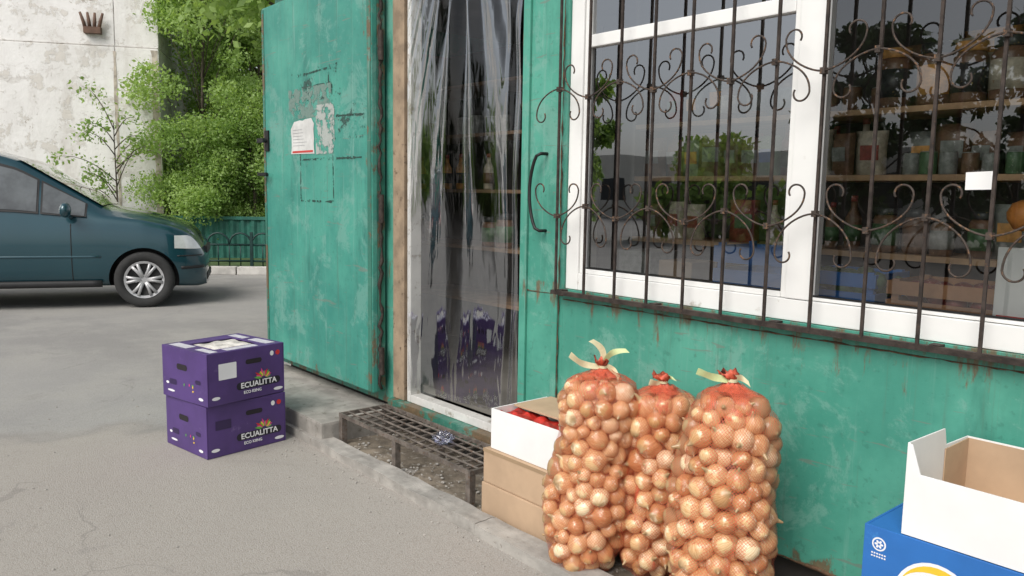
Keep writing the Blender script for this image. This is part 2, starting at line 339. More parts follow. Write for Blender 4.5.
def glassmat(name,ior,tint,rough=0.0,base=.0,lim=1.0):
    t=NT(name); t.t.nodes.remove(t.b)
    tr=t.n('ShaderNodeBsdfTransparent'); tr.inputs[0].default_value=(*tint,1)
    gl=t.n('ShaderNodeBsdfGlossy'); gl.inputs['Roughness'].default_value=rough; gl.inputs[0].default_value=(.95,.97,1,1)
    fr=t.n('ShaderNodeFresnel'); fr.inputs[0].default_value=ior
    mx=t.n('ShaderNodeMixShader'); 
    t.l(t.math('MINIMUM',t.math('ADD',fr.outputs[0],base),lim),mx.inputs[0]); t.l(tr.outputs[0],mx.inputs[1]); t.l(gl.outputs[0],mx.inputs[2]); t.l(mx.outputs[0],t.out.inputs[0]); return t
for (a,b,c,d),bs,nm in (((WX0+.09,-1.45,WZ0+.09,WZ1-.07),.26,'boosted_reflection_glass'),((-1.346,WX1-.07,WZ0+.085,WZ1-.07),.07,'clear_window_glass')):  # left pane's mirror share raised to imitate a bright sky reflection
    GL=glassmat(nm,1.6,(.88,.91,.90),0.0,bs)
    bmp=GL.n('ShaderNodeBump'); bmp.inputs['Strength'].default_value=.10; bmp.inputs['Distance'].default_value=.02
    GL.l(GL.noise(2.2,1),bmp.inputs['Height'])
    for n in GL.t.nodes:
        if n.type=='BSDF_GLOSSY': GL.l(bmp.outputs[0],n.inputs['Normal'])
    me=pyd([(a,YF+.03,c),(b,YF+.03,c),(b,YF+.03,d),(a,YF+.03,d)],[(0,1,2,3)]); new('window_glass',me,GL.m,K)
# ------------------------------------------------------------ grille
bm=bmnew(); YG=YW-.045
bars=[-2.50+.17*i for i in range(16)]
for z,t in ((.972,.014),(2.34,.012)):
    bbox(bm,(WX0-.03,YG-.004,z-.009),(WX1+.03,YG+.010,z+.009))
for i,x in enumerate(bars):
    tw=random.uniform(-.004,.004)
    bbox(bm,(x-.0046+tw,YG-.0046,.968),(x+.0046+tw,YG+.0046,2.36))
def scroll(cx,cz,sx,sz,w,h,r0,turn,p=1.5,yo=.010):
    pts=[]
    for t in np.linspace(0,1,14):
        pts.append((w*math.sin(t*PI*.5),h*(t**p)))
    x0,z0=pts[-1]
    for t in np.linspace(.06,1,16):
        a=t*turn*PI; r=r0*(1-.45*t); pts.append((x0-r0+r*math.cos(a),z0+r*math.sin(a)))
    btube(bm,[(cx+sx*q[0],YG-yo,cz+sz*q[1]) for q in pts],.0034,5,1)
for cz in (1.325,1.815):
    for i,x in enumerate(bars):
        par_=(i+(0 if cz<1.5 else 1))%2; lo=cz<1.5
        for sx in (-1,1):
            if par_==0:
                scroll(x+sx*.003,cz-.02,sx,1,.130,.110,.034,1.15,1.5)
            else:
                scroll(x+sx*.003,cz+.025,sx,-1,.128,.135 if lo else .105,.034,1.15,1.6,.014)
        z_=cz-.02 if par_==0 else cz+.025
        bbox(bm,(x-.008,YG-.016,z_-.010),(x+.008,YG+.007,z_+.010),1)
fin(bm,'window_grille',[RUST,RUSTS],K,0)
for x in np.arange(WX0,WX1,.52):
    boxes('grille_bracket',[((x,YG+.006,.965),(x+.03,YW-.001,.985))],RUST,K,0)
me=pyd([(-.905,YF+.026,1.43),(-.835,YF+.026,1.432),(-.836,YF+.026,1.483),(-.906,YF+.026,1.48)],[(0,1,2,3)]); top(new('paper_note',me,CARDW),'small white paper note stuck on window glass','paper')
# ------------------------------------------------------------ clear curtain
def curtain():
    t=glassmat('clear_plastic_film',1.34,(.93,.935,.93),.045,.010,.34)
    bp=t.n('ShaderNodeBump'); bp.inputs['Strength'].default_value=.28; bp.inputs['Distance'].default_value=.02
    t.l(t.noise(5,2,.5,None,(2.2,1,.45),.8),bp.inputs['Height'])
    for n in t.t.nodes:
        if n.type in('BSDF_GLOSSY','FRESNEL'): t.l(bp.outputs[0],n.inputs['Normal'])
    nu,nvv=190,80; v=[]
    xa,xb=DX0+.17,DX1-.002
    for j in range(nvv+1):
        q=j/nvv; z=2.48-(2.48-.285)*q
        for i in range(nu+1):
            u=i/nu; c=.50
            x=xa+(xb-xa)*u+.012*mnoise.noise(Vector((u*3,q*4,7)))
            g=(u-c)/(0.25+0.75*q)
            a=.005+.030*math.exp(-((u-c)/.15)**2)*(1.05-q)**1.1
            y=a*math.sin(g*13+1.2*math.sin(q*2.6))+.005*math.sin(u*9+1.5*q)+.020*mnoise.noise(Vector((u*2.0,q*1.8,1)))
            y+=.010*math.exp(-((u-.94)/.04)**2)*math.sin(q*3+u*60)
            v.append((x,YW-.024+y,z+.05*u*q*1.2))
    f=[(j*(nu+1)+i,j*(nu+1)+i+1,(j+1)*(nu+1)+i+1,(j+1)*(nu+1)+i) for j in range(nvv) for i in range(nu)]
    o=new('plastic_curtain',pyd(v,f),t.m,None,True)
    top(o,'clear plastic sheet curtain hanging across the doorway','curtain')
curtain()
# ------------------------------------------------------------ interior
LAB=[M('label_'+n,c,.4,.35,30,0,60,0,0,d_,.60) for n,c,d_ in (('orange',(.66,.33,.10),(.7,.6,.4)),('cream',(.56,.50,.39),(.3,.15,.08)),('red',(.30,.06,.045),(.6,.5,.4)),('green',(.09,.17,.08),(.4,.42,.3)),('blue',(.05,.11,.28),(.5,.52,.5)),('black',(.04,.04,.04),(.4,.3,.1)),('brown',(.18,.10,.06),(.4,.3,.2)),('grey',(.25,.26,.24),(.12,.14,.12)))]
BLUEP=M('blue_plastic',(.035,.17,.50),.35,.1,5,.05)
def shelf(x0,x1,y0,y1,zs,label,mat=WOODSH,back=True,zt=2.4):
    e=empty('shelf_unit',((x0+x1)/2,(y0+y1)/2,.3),label,'shelf')
    for z in zs: boxes('shelf_board',[((x0+.02,y0,z-.022),(x1-.02,y1,z))],mat,e)
    boxes('upright',[((x0,y0,.3),(x0+.018,y1,zt))],INW,e); boxes('upright',[((x1-.018,y0,.3),(x1,y1,zt))],INW,e)
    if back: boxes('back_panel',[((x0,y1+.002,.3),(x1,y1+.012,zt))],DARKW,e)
shelf(-2.6,.3,2.98,3.28,(.62,.95,1.20,1.49,1.735),'wooden shelf unit stocked with groceries inside kiosk')
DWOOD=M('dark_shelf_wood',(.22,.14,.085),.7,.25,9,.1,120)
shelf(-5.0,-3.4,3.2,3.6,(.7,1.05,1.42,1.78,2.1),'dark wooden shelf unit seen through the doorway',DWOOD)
def lathe(prof,seg=14):
    v=[];f=[]
    for r,z in prof:
        for k in range(seg): v.append((r*math.cos(k*2*PI/seg),r*math.sin(k*2*PI/seg),z))
    for i in range(len(prof)-1):
        for k in range(seg): f.append((i*seg+k,i*seg+(k+1)%seg,(i+1)*seg+(k+1)%seg,(i+1)*seg+k))
    f.append(tuple(range(seg))[::-1]); f.append(tuple((len(prof)-1)*seg+k for k in range(seg)))
    return v,f
def jar_proto(kind,li):
    if kind=='jar':
        parts=[('jar_glass',[(.045,0),(.05,.01),(.05,.13),(.04,.15)],LAB[6]),('label',[(.0515,.03),(.0515,.115)],LAB[li]),('lid',[(.043,.15),(.045,.152),(.045,.178),(.04,.18)],LAB[5] if li!=5 else LAB[0])]
    elif kind=='bottle':
        parts=[('bottle_body',[(.03,0),(.034,.01),(.034,.14),(.014,.18),(.013,.21)],LAB[(li+3)%8]),('label',[(.0352,.04),(.0352,.11)],LAB[li]),('cap',[(.015,.21),(.015,.235)],LAB[2])]
    elif kind=='packet':
        parts=[('packet_body','pouch',LAB[li]),('label','pouchlabel',LAB[(li+1)%8])]
    else:
        parts=[('tin_body',[(.036,0),(.038,.003),(.038,.095),(.036,.1)],LAB[li]),('lid',[(.034,.1),(.035,.104)],LAB[7])]
    return parts
def pouch(lbl=False):
    v=[];f=[]; n=6
    for k in range(n+1):
        q=k/n; d=.03*math.sin(PI*min(1,.15+.85*(1-q)))**.7 if q<1 else .001; w=.06*(1-.06*math.sin(PI*q)); z=.17*q
        if lbl:
            if .2<q<.8: v+=[(-w*.6,-d-.002,z),(w*.6,-d-.002,z)]
        else: v+=[(-w,-.002,z),(-w*.5,-d,z),(w*.5,-d,z),(w,-.002,z),(w*.5,d,z),(-w*.5,d,z)]
    c=2 if lbl else 6; rows_=len(v)//c
    for j in range(rows_-1):
        if lbl: f.append((j*2,j*2+1,j*2+3,j*2+2))
        else:
            for k in range(6): f.append((j*6+k,j*6+(k+1)%6,(j+1)*6+(k+1)%6,(j+1)*6+k))
    return v,f
protos={}
def place(kind,li,x,y,z,s=1,labels=None):
    key=(kind,li)
    if key not in protos:
        L=[]
        for n,pr,mt in jar_proto(kind,li):
            v,f=pouch(pr=='pouchlabel') if isinstance(pr,str) else lathe(pr); me=pyd(v,f); me.materials.append(mt)
            me.polygons.foreach_set('use_smooth',[True]*len(me.polygons)); L.append((n,me))
        protos[key]=L
    cn=['orange','cream','red','green','blue','black','brown','grey'][li]
    nm={'jar':'glass_jar','bottle':'bottle','tin':'tin_can','packet':'food_packet'}[kind]
    e=D.objects.new(nm,None); COL.objects.link(e); e.location=(x,y,z); e.scale=(s,s,s); e.empty_display_size=.05; e.rotation_euler=(0,0,random.random()*6 if kind!='packet' else random.uniform(-.3,.4))
    top(e,'%s with %s label on a kiosk shelf'%(nm.replace('_',' '),cn),nm.split('_')[-1],'groceries on the kiosk shelves')
    for n,me in protos[key]:
        o=D.objects.new(n,me); COL.objects.link(o); o.parent=e
def row(kind,lis,x0,x1,y,z,step,s=1,prob=1):
    x=x0
    while x<x1:
        if random.random()<prob: place(kind,random.choice(lis),x,y+random.uniform(-.02,.02),z,s*random.uniform(.86,1.10))
        x+=step*random.uniform(.9,1.2)
ys=3.05
row('jar',[0,0,1,5],-1.38,-.98,ys,1.735,.125,1.15); row('packet',[0,1,6,0],-1.36,-1.0,ys+.1,1.735,.13,1.5)
row('jar',[1,7,5],-2.1,-1.75,ys,1.735,.13,.9,.8); row('tin',[6,7,5],-1.72,-1.42,ys,1.735,.09,.9,.9); row('packet',[1,7,2,6],-2.5,-2.1,ys,1.735,.12,1.0,.9)
row('jar',[1,7,6,1],-.9,.2,ys,1.735,.13,1.0,.95)
row('tin',[7,7,3,6],-1.3,.2,3.02,1.49,.064,.74,.97); row('packet',[7,3,6],-1.3,.2,3.12,1.49,.10,1.0,.95)
row('packet',[6,1,7,3],-2.5,-1.45,3.05,1.49,.10,1.1,.9); row('bottle',[7,6],-2.45,-1.5,3.13,1.49,.11,.9,.8)
row('packet',[3,1,7,6,2],-2.5,-1.95,3.06,1.20,.11,1.1,.95); row('bottle',[5,6,3,7],-1.95,-1.45,3.06,1.20,.085,.85,.9); row('packet',[2,6,0,1,3,7],-.95,.2,3.06,1.20,.10,1.15,.95); row('jar',[6,3,7],-1.38,-1.0,3.06,1.20,.11,.9,.9)
row('bottle',[6,3,5],-4.9,-3.5,3.3,1.42,.16,1.1,.6); row('tin',[6,7,5],-4.9,-3.5,3.3,1.78,.13,1.2,.7); row('jar',[6,5,3],-4.9,-3.5,3.3,1.05,.16,1.1,.6)
def crate(x,y,z,sx,sy,sz,mat,label,rot=0,slats=3):
    e=empty('crate',(x,y,z),label,'crate')
    l=[((-sx/2,-sy/2,0),(sx/2,sy/2,.012))]
    n=slats; hh=sz/n
    for k in range(n):
        z0=.013+k*hh; z1=z0+hh*.72
        l+=[((-sx/2,-sy/2,z0),(sx/2,-sy/2+.01,z1)),((-sx/2,sy/2-.01,z0),(sx/2,sy/2,z1)),((-sx/2,-sy/2+.011,z0),(-sx/2+.01,sy/2-.011,z1)),((sx/2-.01,-sy/2+.011,z0),(sx/2,sy/2-.011,z1))]
    M4=Matrix.Translation((x,y,z))@Matrix.Rotation(rot,4,'Z')
    boxes('crate_slats',l,mat,e,.002,M4)
    for a in (-sx/2+.024,sx/2-.024):
        for b in (-sy/2+.024,sy/2-.024): boxes('corner_post',[((a-.012,b-.012,.013),(a+.012,b+.012,sz))],mat,e,.002,M4)
    return e
ct=empty('display_counter',(-1.3,2.77,.3),'low wooden counter with crates of produce behind window','counter')
boxes('counter_top',[((-2.4,2.58,.925),(-.1,2.96,.95))],WOODSH,ct); boxes('counter_leg',[((-2.4,2.6,.3),(-2.36,2.94,.924))],INW,ct); boxes('counter_leg',[((-.14,2.6,.3),(-.1,2.94,.924))],INW,ct)
RW=M('reddish_crate_wood',(.44,.22,.11),.7,.25,9,.1)
crate(-1.72,2.78,.951,.30,.26,.27,BLUEP,'tall blue plastic crate on the counter'); crate(-1.37,2.80,.951,.28,.26,.20,BLUEP,'blue plastic crate on the counter behind window')
crate(-.98,2.78,.951,.40,.28,.19,RW,'reddish wooden produce crate on counter'); crate(-.56,2.78,.951,.34,.28,.19,RW,'reddish wooden produce crate on counter')
bx=boxes('carton',[((-2.15,2.66,.951),(-1.98,2.83,1.13))],CARD,None,.004); top(bx,'small brown carton standing on the counter','box')
bx=boxes('carton',[((-2.36,2.64,.951),(-2.18,2.85,1.16))],LAB[7],None,.004); top(bx,'grey carton standing on the counter','box')
pb=empty('price_board',(-.74,2.56,.99),'white card price board standing behind window','sign')
boxes('board',[((-.825,2.535,1.02),(-.64,2.545,1.27))],CARDW,pb); boxes('red_stripe',[((-.815,2.5325,1.05),(-.66,2.5345,1.075))],M('red_print_b',(.6,.05,.04)),pb,0)
ORNG=M('orange_fruit',(.70,.26,.06),.5,.25,20,.1)
for (cx,cy,cz,n,mt,lb) in ((-.98,2.78,1.05,20,LAB[2],'dark red fruit'),(-.56,2.78,1.05,18,LAB[0],'orange skinned root vegetable'),(-1.37,2.80,1.06,18,LAB[3],'green vegetable')):
    v,f=lathe([(.004,-.035),(.02,-.03),(.034,-.01),(.036,.006),(.026,.026),(.008,.034)],12)
    pm=pyd(v,f); pm.materials.append(mt); pm.polygons.foreach_set('use_smooth',[True]*len(pm.polygons))
    for k in range(n):
        o=D.objects.new('fruit',pm); COL.objects.link(o); o.location=(cx-.12+(k%5)*.062+random.uniform(-.01,.01),cy-.09+((k//5)%4)*.062,cz+random.uniform(0,.04)+.02)
        top(o,lb+' lying in a crate','fruit','fruit in crates')
pm2=pm.copy(); pm2.materials.clear(); pm2.materials.append(ORNG)
o=D.objects.new('fruit',pm2); COL.objects.link(o); o.location=(-.785,2.60,1.36); o.scale=(1.3,1.3,1.3); top(o,'orange fruit hanging near the window glass','fruit')
# ------------------------------------------------------------ metal step grating
S=empty('metal_step',(-3.25,2.23,0),'rusty welded steel grate step in front of doorway','step')
gx0,gx1,gy0,gy1,gz=-3.84,-2.66,2.055,2.36,.19
boxes('step_frame',[((gx0,gy0,gz-.022),(gx1,gy0+.010,gz)),((gx0,gy1-.010,gz-.022),(gx1,gy1,gz)),((gx0,gy0+.011,gz-.022),(gx0+.012,gy1-.011,gz)),((gx1-.012,gy0+.011,gz-.022),(gx1,gy1-.011,gz))],IRON,S,.002)
bm=bmnew()
for y in np.linspace(gy0+.058,gy1-.058,4): btube(bm,[(x,y+.003*math.sin(x*9+y*30),gz-.006) for x in np.linspace(gx0+.008,gx1-.008,14)],.0062,6)
for x in np.linspace(gx0+.07,gx1-.07,15): bbox(bm,(x-.0055,gy0+.008,gz-.021),(x+.0055,gy1-.008,gz-.0125))
fin(bm,'grate_bars',IRON,S)
for x in (gx0+.001,-3.30,gx1-.033):
    for y in (gy0+.001,gy1-.033): boxes('leg',[((x,y,0.0),(x+.032,y+.032,gz-.023))],IRON,S,.002)
bm=bmnew(); bmesh.ops.create_icosphere(bm,subdivisions=4,radius=1)
for v in bm.verts:
    n=v.co.normalized(); k=.75+.55*mnoise.noise(n*2.3)+.35*mnoise.noise(n*5.5+Vector((3,1,2))); v.co=Vector((n.x*.068*k,n.y*.055*k,n.z*.036*k))
t=glassmat('thin_film',1.4,(.88,.88,.97),.12,.05,.4)
o=fin(bm,'crumpled_wrapper',t.m,smooth=True); o.location=(-3.05,2.19,.216); top(o,'crumpled clear bluish plastic wrapper lying on grate','wrapper')
# ------------------------------------------------------------ cardboard boxes by door
TAPE=M('packing_tape',(.36,.25,.15),.3,.1,8,0)
def carton(x0,x1,y0,y1,z0,z1,mat,label,name='cardboard_box'):
    e=empty(name,((x0+x1)/2,(y0+y1)/2,z0),label,'box')
    boxes('box_body',[((x0,y0,z0),(x1,y1,z1))],mat,e,.006)
    return e
b1=carton(-2.59,-2.05,2.065,2.40,.02,.165,CARD,'flat brown cardboard box at bottom of stack')
b2=carton(-2.585,-2.06,2.07,2.405,.167,.315,CARD,'flat brown cardboard box stacked on another')
boxes('tape',[((-2.586,2.0688,.300),(-2.06,2.0698,.3155))],TAPE,b2,0)
b3=empty('fruit_box',(-2.3,2.25,.317),'white open topped fruit box with red fruit inside','box')
wx0,wx1,wy0,wy1,wz0,wz1=-2.56,-2.08,2.09,2.41,.317,.49; th=.006
boxes('box_walls',[((wx0,wy0,wz0),(wx1,wy0+th,wz1)),((wx0,wy1-th,wz0),(wx1,wy1,wz1)),((wx0,wy0+th+.001,wz0),(wx0+th,wy1-th-.001,wz1)),((wx1-th,wy0+th+.001,wz0),(wx1,wy1-th-.001,wz1)),((wx0+th,wy0+th,wz0),(wx1-th,wy1-th,wz0+.01))],CARDW,b3,.001)
boxes('box_flap',[((wx0+.02,wy0+.11,wz1-.004),(wx1+.02,wy1+.01,wz1+.004))],CARD,b3,.001)
bm=bmnew(); n=26; vs=[]
for i in range(n+1):
    for j in range(n+1):
        x=wx0+.008+(wx1-wx0-.016)*i/n; y=wy0+.008+.14*j/n
        vs.append(bm.verts.new((x,y,wz1-.026+.030*mnoise.noise(Vector((x*17,y*17,1)))+.012*mnoise.noise(Vector((x*50,y*50,1))))))
for i in range(n):
    for j in range(n): bm.faces.new((vs[i*(n+1)+j],vs[(i+1)*(n+1)+j],vs[(i+1)*(n+1)+j+1],vs[i*(n+1)+j+1]))
fin(bm,'red_packets',M('glossy_red',(.45,.03,.02),.35,.6,22,.2),b3,smooth=True)
# ------------------------------------------------------------ purple boxes
PUR=M('purple_print_card',(.080,.042,.175),.45,.2,4,.05,60,0,0,(.13,.085,.23),.62)
PURD=M('dark_purple_print',(.03,.015,.07),.45,.15,5,0)
BLK=M('black_print',(.012,.010,.02),.45,.1,5,0); WHT=M('white_print',(.8,.8,.82),.5,.05,5,0)
PK=M('pink_print',(.65,.05,.25),.5,.1,5,0); GRN=M('green_print',(.12,.42,.06),.5,.1,5,0); YEL=M('yellow_print',(.8,.55,.04),.5,.1,5,0); REDP=M('red_dot_print',(.6,.03,.03),.5,.1,5,0)
HOLE=M('hole_dark',(.02,.015,.02),.9,.1,5,0)
def disc(bm,c,rx,ry,mi,ax,seg=14,ang=0):
    u,v=ax; ca,sa=math.cos(ang),math.sin(ang)
    vs=[bm.verts.new(Vector(c)+u*(rx*math.cos(k*2*PI/seg)*ca-ry*math.sin(k*2*PI/seg)*sa)+v*(rx*math.cos(k*2*PI/seg)*sa+ry*math.sin(k*2*PI/seg)*ca)) for k in range(seg)]
    f=bm.faces.new(vs); f.material_index=mi
def leafm(bm,c,L,w,mi,ax,ang):
    u,v=ax; d=u*math.cos(ang)+v*math.sin(ang); s=v*math.cos(ang)-u*math.sin(ang)
    pts=[c,c+d*L*.3+s*w,c+d*L*.65+s*w*.8,c+d*L,c+d*L*.65-s*w*.8,c+d*L*.3-s*w]
    f=bm.faces.new([bm.verts.new(p) for p in pts]); f.material_index=mi
def rrect(bm,cx,cy,w,h,r,z,mi,O,u,v):
    vs=[]
    for (sx,sy,a0) in ((1,1,0),(-1,1,90),(-1,-1,180),(1,-1,270)):
        for k in range(5):
            a=math.radians(a0+k*22.5); vs.append(bm.verts.new(O+u*(cx+sx*(w/2-r)+r*math.cos(a))+v*(cy+sy*(h/2-r)+r*math.sin(a))+u.cross(v)*z))
    f=bm.faces.new(vs); f.material_index=mi
def purple(cx,cy,z0,rot,label,topopen):
    sx,sy,sz=.43,.47,.276; e=empty('fruit_box',(cx,cy,z0),label,'box','stacked purple fruit boxes',rot)
    M4=Matrix.Translation((cx,cy,z0))@Matrix.Rotation(rot,4,'Z'); t=.007
    lst=[((-sx/2,-sy/2,0),(sx/2,-sy/2+t,sz)),((-sx/2,sy/2-t,0),(sx/2,sy/2,sz)),((-sx/2,-sy/2+t+.001,0),(-sx/2+t,sy/2-t-.001,sz)),((sx/2-t,-sy/2+t+.001,0),(sx/2,sy/2-t-.001,sz)),((-sx/2+t,-sy/2+t,0),(sx/2-t,sy/2-t,.01))]
    boxes('box_body',lst,PUR,e,.0025,M4)
    hx,hy=.12,.13; a_=sx/2-t-.0005; b_=sy/2-t-.0005
    boxes('box_lid',[((-a_,-b_,sz-.006),(a_,-hy,sz-.001)),((-a_,hy,sz-.006),(a_,b_,sz-.001)),((-a_,-hy+.001,sz-.006),(-hx,hy-.001,sz-.001)),((hx,-hy+.001,sz-.006),(a_,hy-.001,sz-.001))],PUR,e,.001,M4)
    if topopen:
        bm=bmnew(); n=22; vs=[]
        for i in range(n+1):
            for j in range(n+1):
                x=-hx*1.0+2*hx*i/n; y=-hy*1.0+2*hy*j/n
                vs.append(bm.verts.new(M4@Vector((x*.98,y*.98,sz-.010+.009*mnoise.noise(Vector((x*16,y*16,1)))+.006*max(0,1-(x/hx)**2)*max(0,1-(y/hy)**2)))))
        for i in range(n):
            for j in range(n): bm.faces.new((vs[i*(n+1)+j],vs[(i+1)*(n+1)+j],vs[(i+1)*(n+1)+j+1],vs[i*(n+1)+j+1]))
        fin(bm,'paper_liner',M('liner_paper',(.64,.60,.56),.8,.4,14,.2,50,0,0,(.30,.24,.18),.55),e,smooth=True)
        PP=M('pale_print',(.58,.56,.62),.5,.15,30,0)
        zz=sz-.0006
        for q in (((-.19,-.21,zz),(-.02,-.15,zz+.0008)),((.0,.15,zz),(.17,.21,zz+.0008)),((-.19,.15,zz),(-.05,.2,zz+.0008)),((.05,-.20,zz),(.19,-.155,zz+.0008)),((.135,-.10,zz),(.19,.09,zz+.0008))): boxes('top_label',[q],PP,e,0,M4)
    bm=bmnew(); R3=M4.to_3x3(); v=Vector((0,0,1))
    u=R3@Vector((0,1,0)); O=M4@Vector((sx/2+.0006,0,sz/2)); w=sy; nn_=u.cross(v)
    rrect(bm,.04,.065,.10,.026,.012,.0005,1,O,u,v)
    rrect(bm,.07,-.060,w*.58,.040,.018,.0004,0,O,u,v)
    if topopen: rrect(bm,-w*.25,.035,.105,.085,.004,.0006,2,O,u,v)
    else: rrect(bm,-w*.30,.03,.09,.05,.004,.0006,7,O,u,v)
    rng=random.Random(3)
    for k in range(13):     # fan of coloured leaves
        a=PI*(.05+.9*k/12); leafm(bm,O+u*(.10+.012*math.cos(a))+v*(-.036+.008*math.sin(a))+nn_*(.0007+k*.00003),rng.uniform(.03,.052),.007,[4,3,5,4,6,3][k%6],(u,v),a)
    disc(bm,O+u*(w*.41)+v*.09+nn_*.0008,.014,.014,6,(u,v),18); disc(bm,O+u*(w*.33)+v*.09+nn_*.0008,.012,.014,2,(u,v),18)
    disc(bm,O-u*(w*.40)-v*.10+nn_*.0008,.024,.009,2,(u,v),18); disc(bm,O+u*(w*.41)-v*.112+nn_*.0009,.03,.009,2,(u,v),18)
    Mt=Matrix((u,v,nn_)).transposed().to_4x4(); Mt.translation=O+u*.07-v*.060+nn_*.0016
    text('ECUALITTA',.041,Mt,WHT,e,'lettering',.02,.0004,1.05)
    Mt2=Mt.copy(); Mt2.translation=O+u*.03-v*.098+nn_*.0016
    text('ECO KIING',.022,Mt2,WHT,e,'lettering',.02,.0004)
    u=R3@Vector((1,0,0)); O=M4@Vector((0,-sy/2-.0006,sz/2)); w=sx; nn_=u.cross(v)
    rrect(bm,-.02,.04,.10,.032,.014,.0005,1,O,u,v); rrect(bm,.13,-.02,.05,.022,.01,.0005,7,O,u,v); rrect(bm,-.11,-.05,.07,.03,.01,.0005,7,O,u,v)
    disc(bm,O-u*(w*.38)-v*.06+nn_*.0008,.014,.007,2,(u,v),18); disc(bm,O-u*(w*.30)-v*.10+nn_*.0008,.035,.006,2,(u,v),18); disc(bm,O+u*(w*.36)-v*.105+nn_*.0008,.022,.008,2,(u,v),18)
    for k in range(5): leafm(bm,O+u*(.02+rng.uniform(-.04,.1))+v*rng.uniform(-.08,-.04)+nn_*(.0007+k*.00003),.018,.005,rng.choice([3,4,5]),(u,v),rng.uniform(0,6))
    fin(bm,'printed_marks',[BLK,HOLE,WHT,PK,GRN,YEL,REDP,PURD],e)
    return e
purple(-4.29,1.605,.002,math.radians(9),'purple printed fruit box on the asphalt beneath another',False)
purple(-4.280,1.595,.282,math.radians(12),'purple printed fruit box stacked on top with pale liner',True)
# ------------------------------------------------------------ blue + white trays at wall
BLUEB=M('blue_print_card',(.025,.15,.46),.45,.12,4,.05,60,0,0,(.04,.21,.54),.62)
def bluebox(z0,label):
    e=empty('banana_box',(-.6,2.2,z0),label,'box','stacked blue fruit boxes')
    x0,x1,y0,y1,z1=-.905,-.36,2.0,2.41,z0+.245
    boxes('box_body',[((x0,y0,z0),(x1,y0+.007,z1)),((x0,y1-.007,z0),(x1,y1,z1)),((x0,y0+.008,z0),(x0+.007,y1-.008,z1)),((x1-.007,y0+.008,z0),(x1,y1-.008,z1)),((x0+.007,y0+.007,z1-.008),(x1-.007,y1-.007,z1-.001)),((x0+.007,y0+.007,z0+.001),(x1-.007,y1-.007,z0+.01))],BLUEB,e,.002)
    bm=bmnew(); O=Vector((x0,y0-.0006,z1)); u=Vector((1,0,0)); v=Vector((0,0,1))
    disc(bm,O+u*.040-v*.044,.018,.018,0,(u,v),24); disc(bm,O+u*.040-v*.044-Vector((0,.0003,0)),.014,.014,1,(u,v),24)
    for k in range(6):
        a=k*PI/3; disc(bm,O+u*(.040+.007*math.cos(a))+v*(-.044+.007*math.sin(a))-Vector((0,.0006,0)),.0045,.003,0,(u,v),10,a)
    for j in range(2):
        for k in range(6): rrect(bm,.024+k*.0066,-.070-j*.008,.0046,.004,.001,.0004,0,O,u,v)
    def cres(r1,r2,mi,dy,a0=.15,a1=.85):
        n=16; o_=[];i_=[]
        for k in range(n+1):
            a=PI*(a0+(a1-a0)*k/n); th_=math.sin(PI*k/n)
            o_.append(bm.verts.new(O+u*(.185+r1*math.cos(a)*.9)+v*(-.160+r1*math.sin(a))-Vector((0,dy,0)))); i_.append(bm.verts.new(O+u*(.185+r1*math.cos(a)*.9)+v*(-.160+(r1-(r1-r2)*th_)*math.sin(a))-Vector((0,dy,0))))
        for k in range(n):
            try: f=bm.faces.new((o_[k],o_[k+1],i_[k+1],i_[k])); f.material_index=mi
            except: pass
    cres(.115,.050,0,.0003,.02,.98); cres(.106,.088,2,.0006,.05,.95); cres(.082,.068,3,.0009,.1,.9)
    bmesh.ops.remove_doubles(bm,verts=list(bm.verts),dist=1e-6)
    fin(bm,'printed_marks',[WHT,BLUEB,YEL,GRN],e)
bluebox(.065,'blue printed fruit box standing by the wall'); bluebox(.317,'blue printed fruit box under a white tray')
wt=empty('fruit_tray',(-.57,2.2,.569),'white open cardboard fruit tray on blue box','tray')
x0,x1,y0,y1,z0=-.815,-.32,2.005,2.395,.564
bm=bmnew()
for q in [((x0,y1-.004,z0),(x1,y1,z0+.18)),((x1-.004,y0+.0045,z0),(x1,y1-.0045,z0+.18))]: bbox(bm,*q)
def poly(bm,pts,th_):
    a=[bm.verts.new(p) for p in pts]; b=[bm.verts.new(Vector(p)+Vector(th_)) for p in pts]; n=len(pts)
    bm.faces.new(a); bm.faces.new(b[::-1])
    for k in range(n): bm.faces.new((a[k],b[k],b[(k+1)%n],a[(k+1)%n]))
poly(bm,[(x0,y0,z0),(x1,y0,z0),(x1,y0,z0+.158),(x0+.035,y0,z0+.162),(x0+.012,y0,z0+.232),(x0,y0,z0+.236)],(0,.004,0))
poly(bm,[(x0,y0+.0045,z0),(x0,y1-.0045,z0),(x0,y1-.0045,z0+.18),(x0,y0+.235,z0+.185),(x0,y0+.22,z0+.232),(x0,y0+.0045,z0+.236)],(.004,0,0))
bmesh.ops.recalc_face_normals(bm,faces=list(bm.faces)); fin(bm,'tray_walls',CARDW,wt,.0008)
boxes('tray_lining',[((x0+.0045,y0+.0045,z0),(x1-.0045,y0+.0075,z0+.15)),((x0+.0045,y1-.0075,z0),(x1-.0045,y1-.0045,z0+.176)),((x0+.0045,y0+.225,z0),(x0+.0075,y1-.008,z0+.176)),((x1-.0075,y0+.008,z0),(x1-.0045,y1-.008,z0+.176)),((x0+.008,y0+.008,z0),(x1-.008,y1-.008,z0+.006))],CARD,wt,.0005)
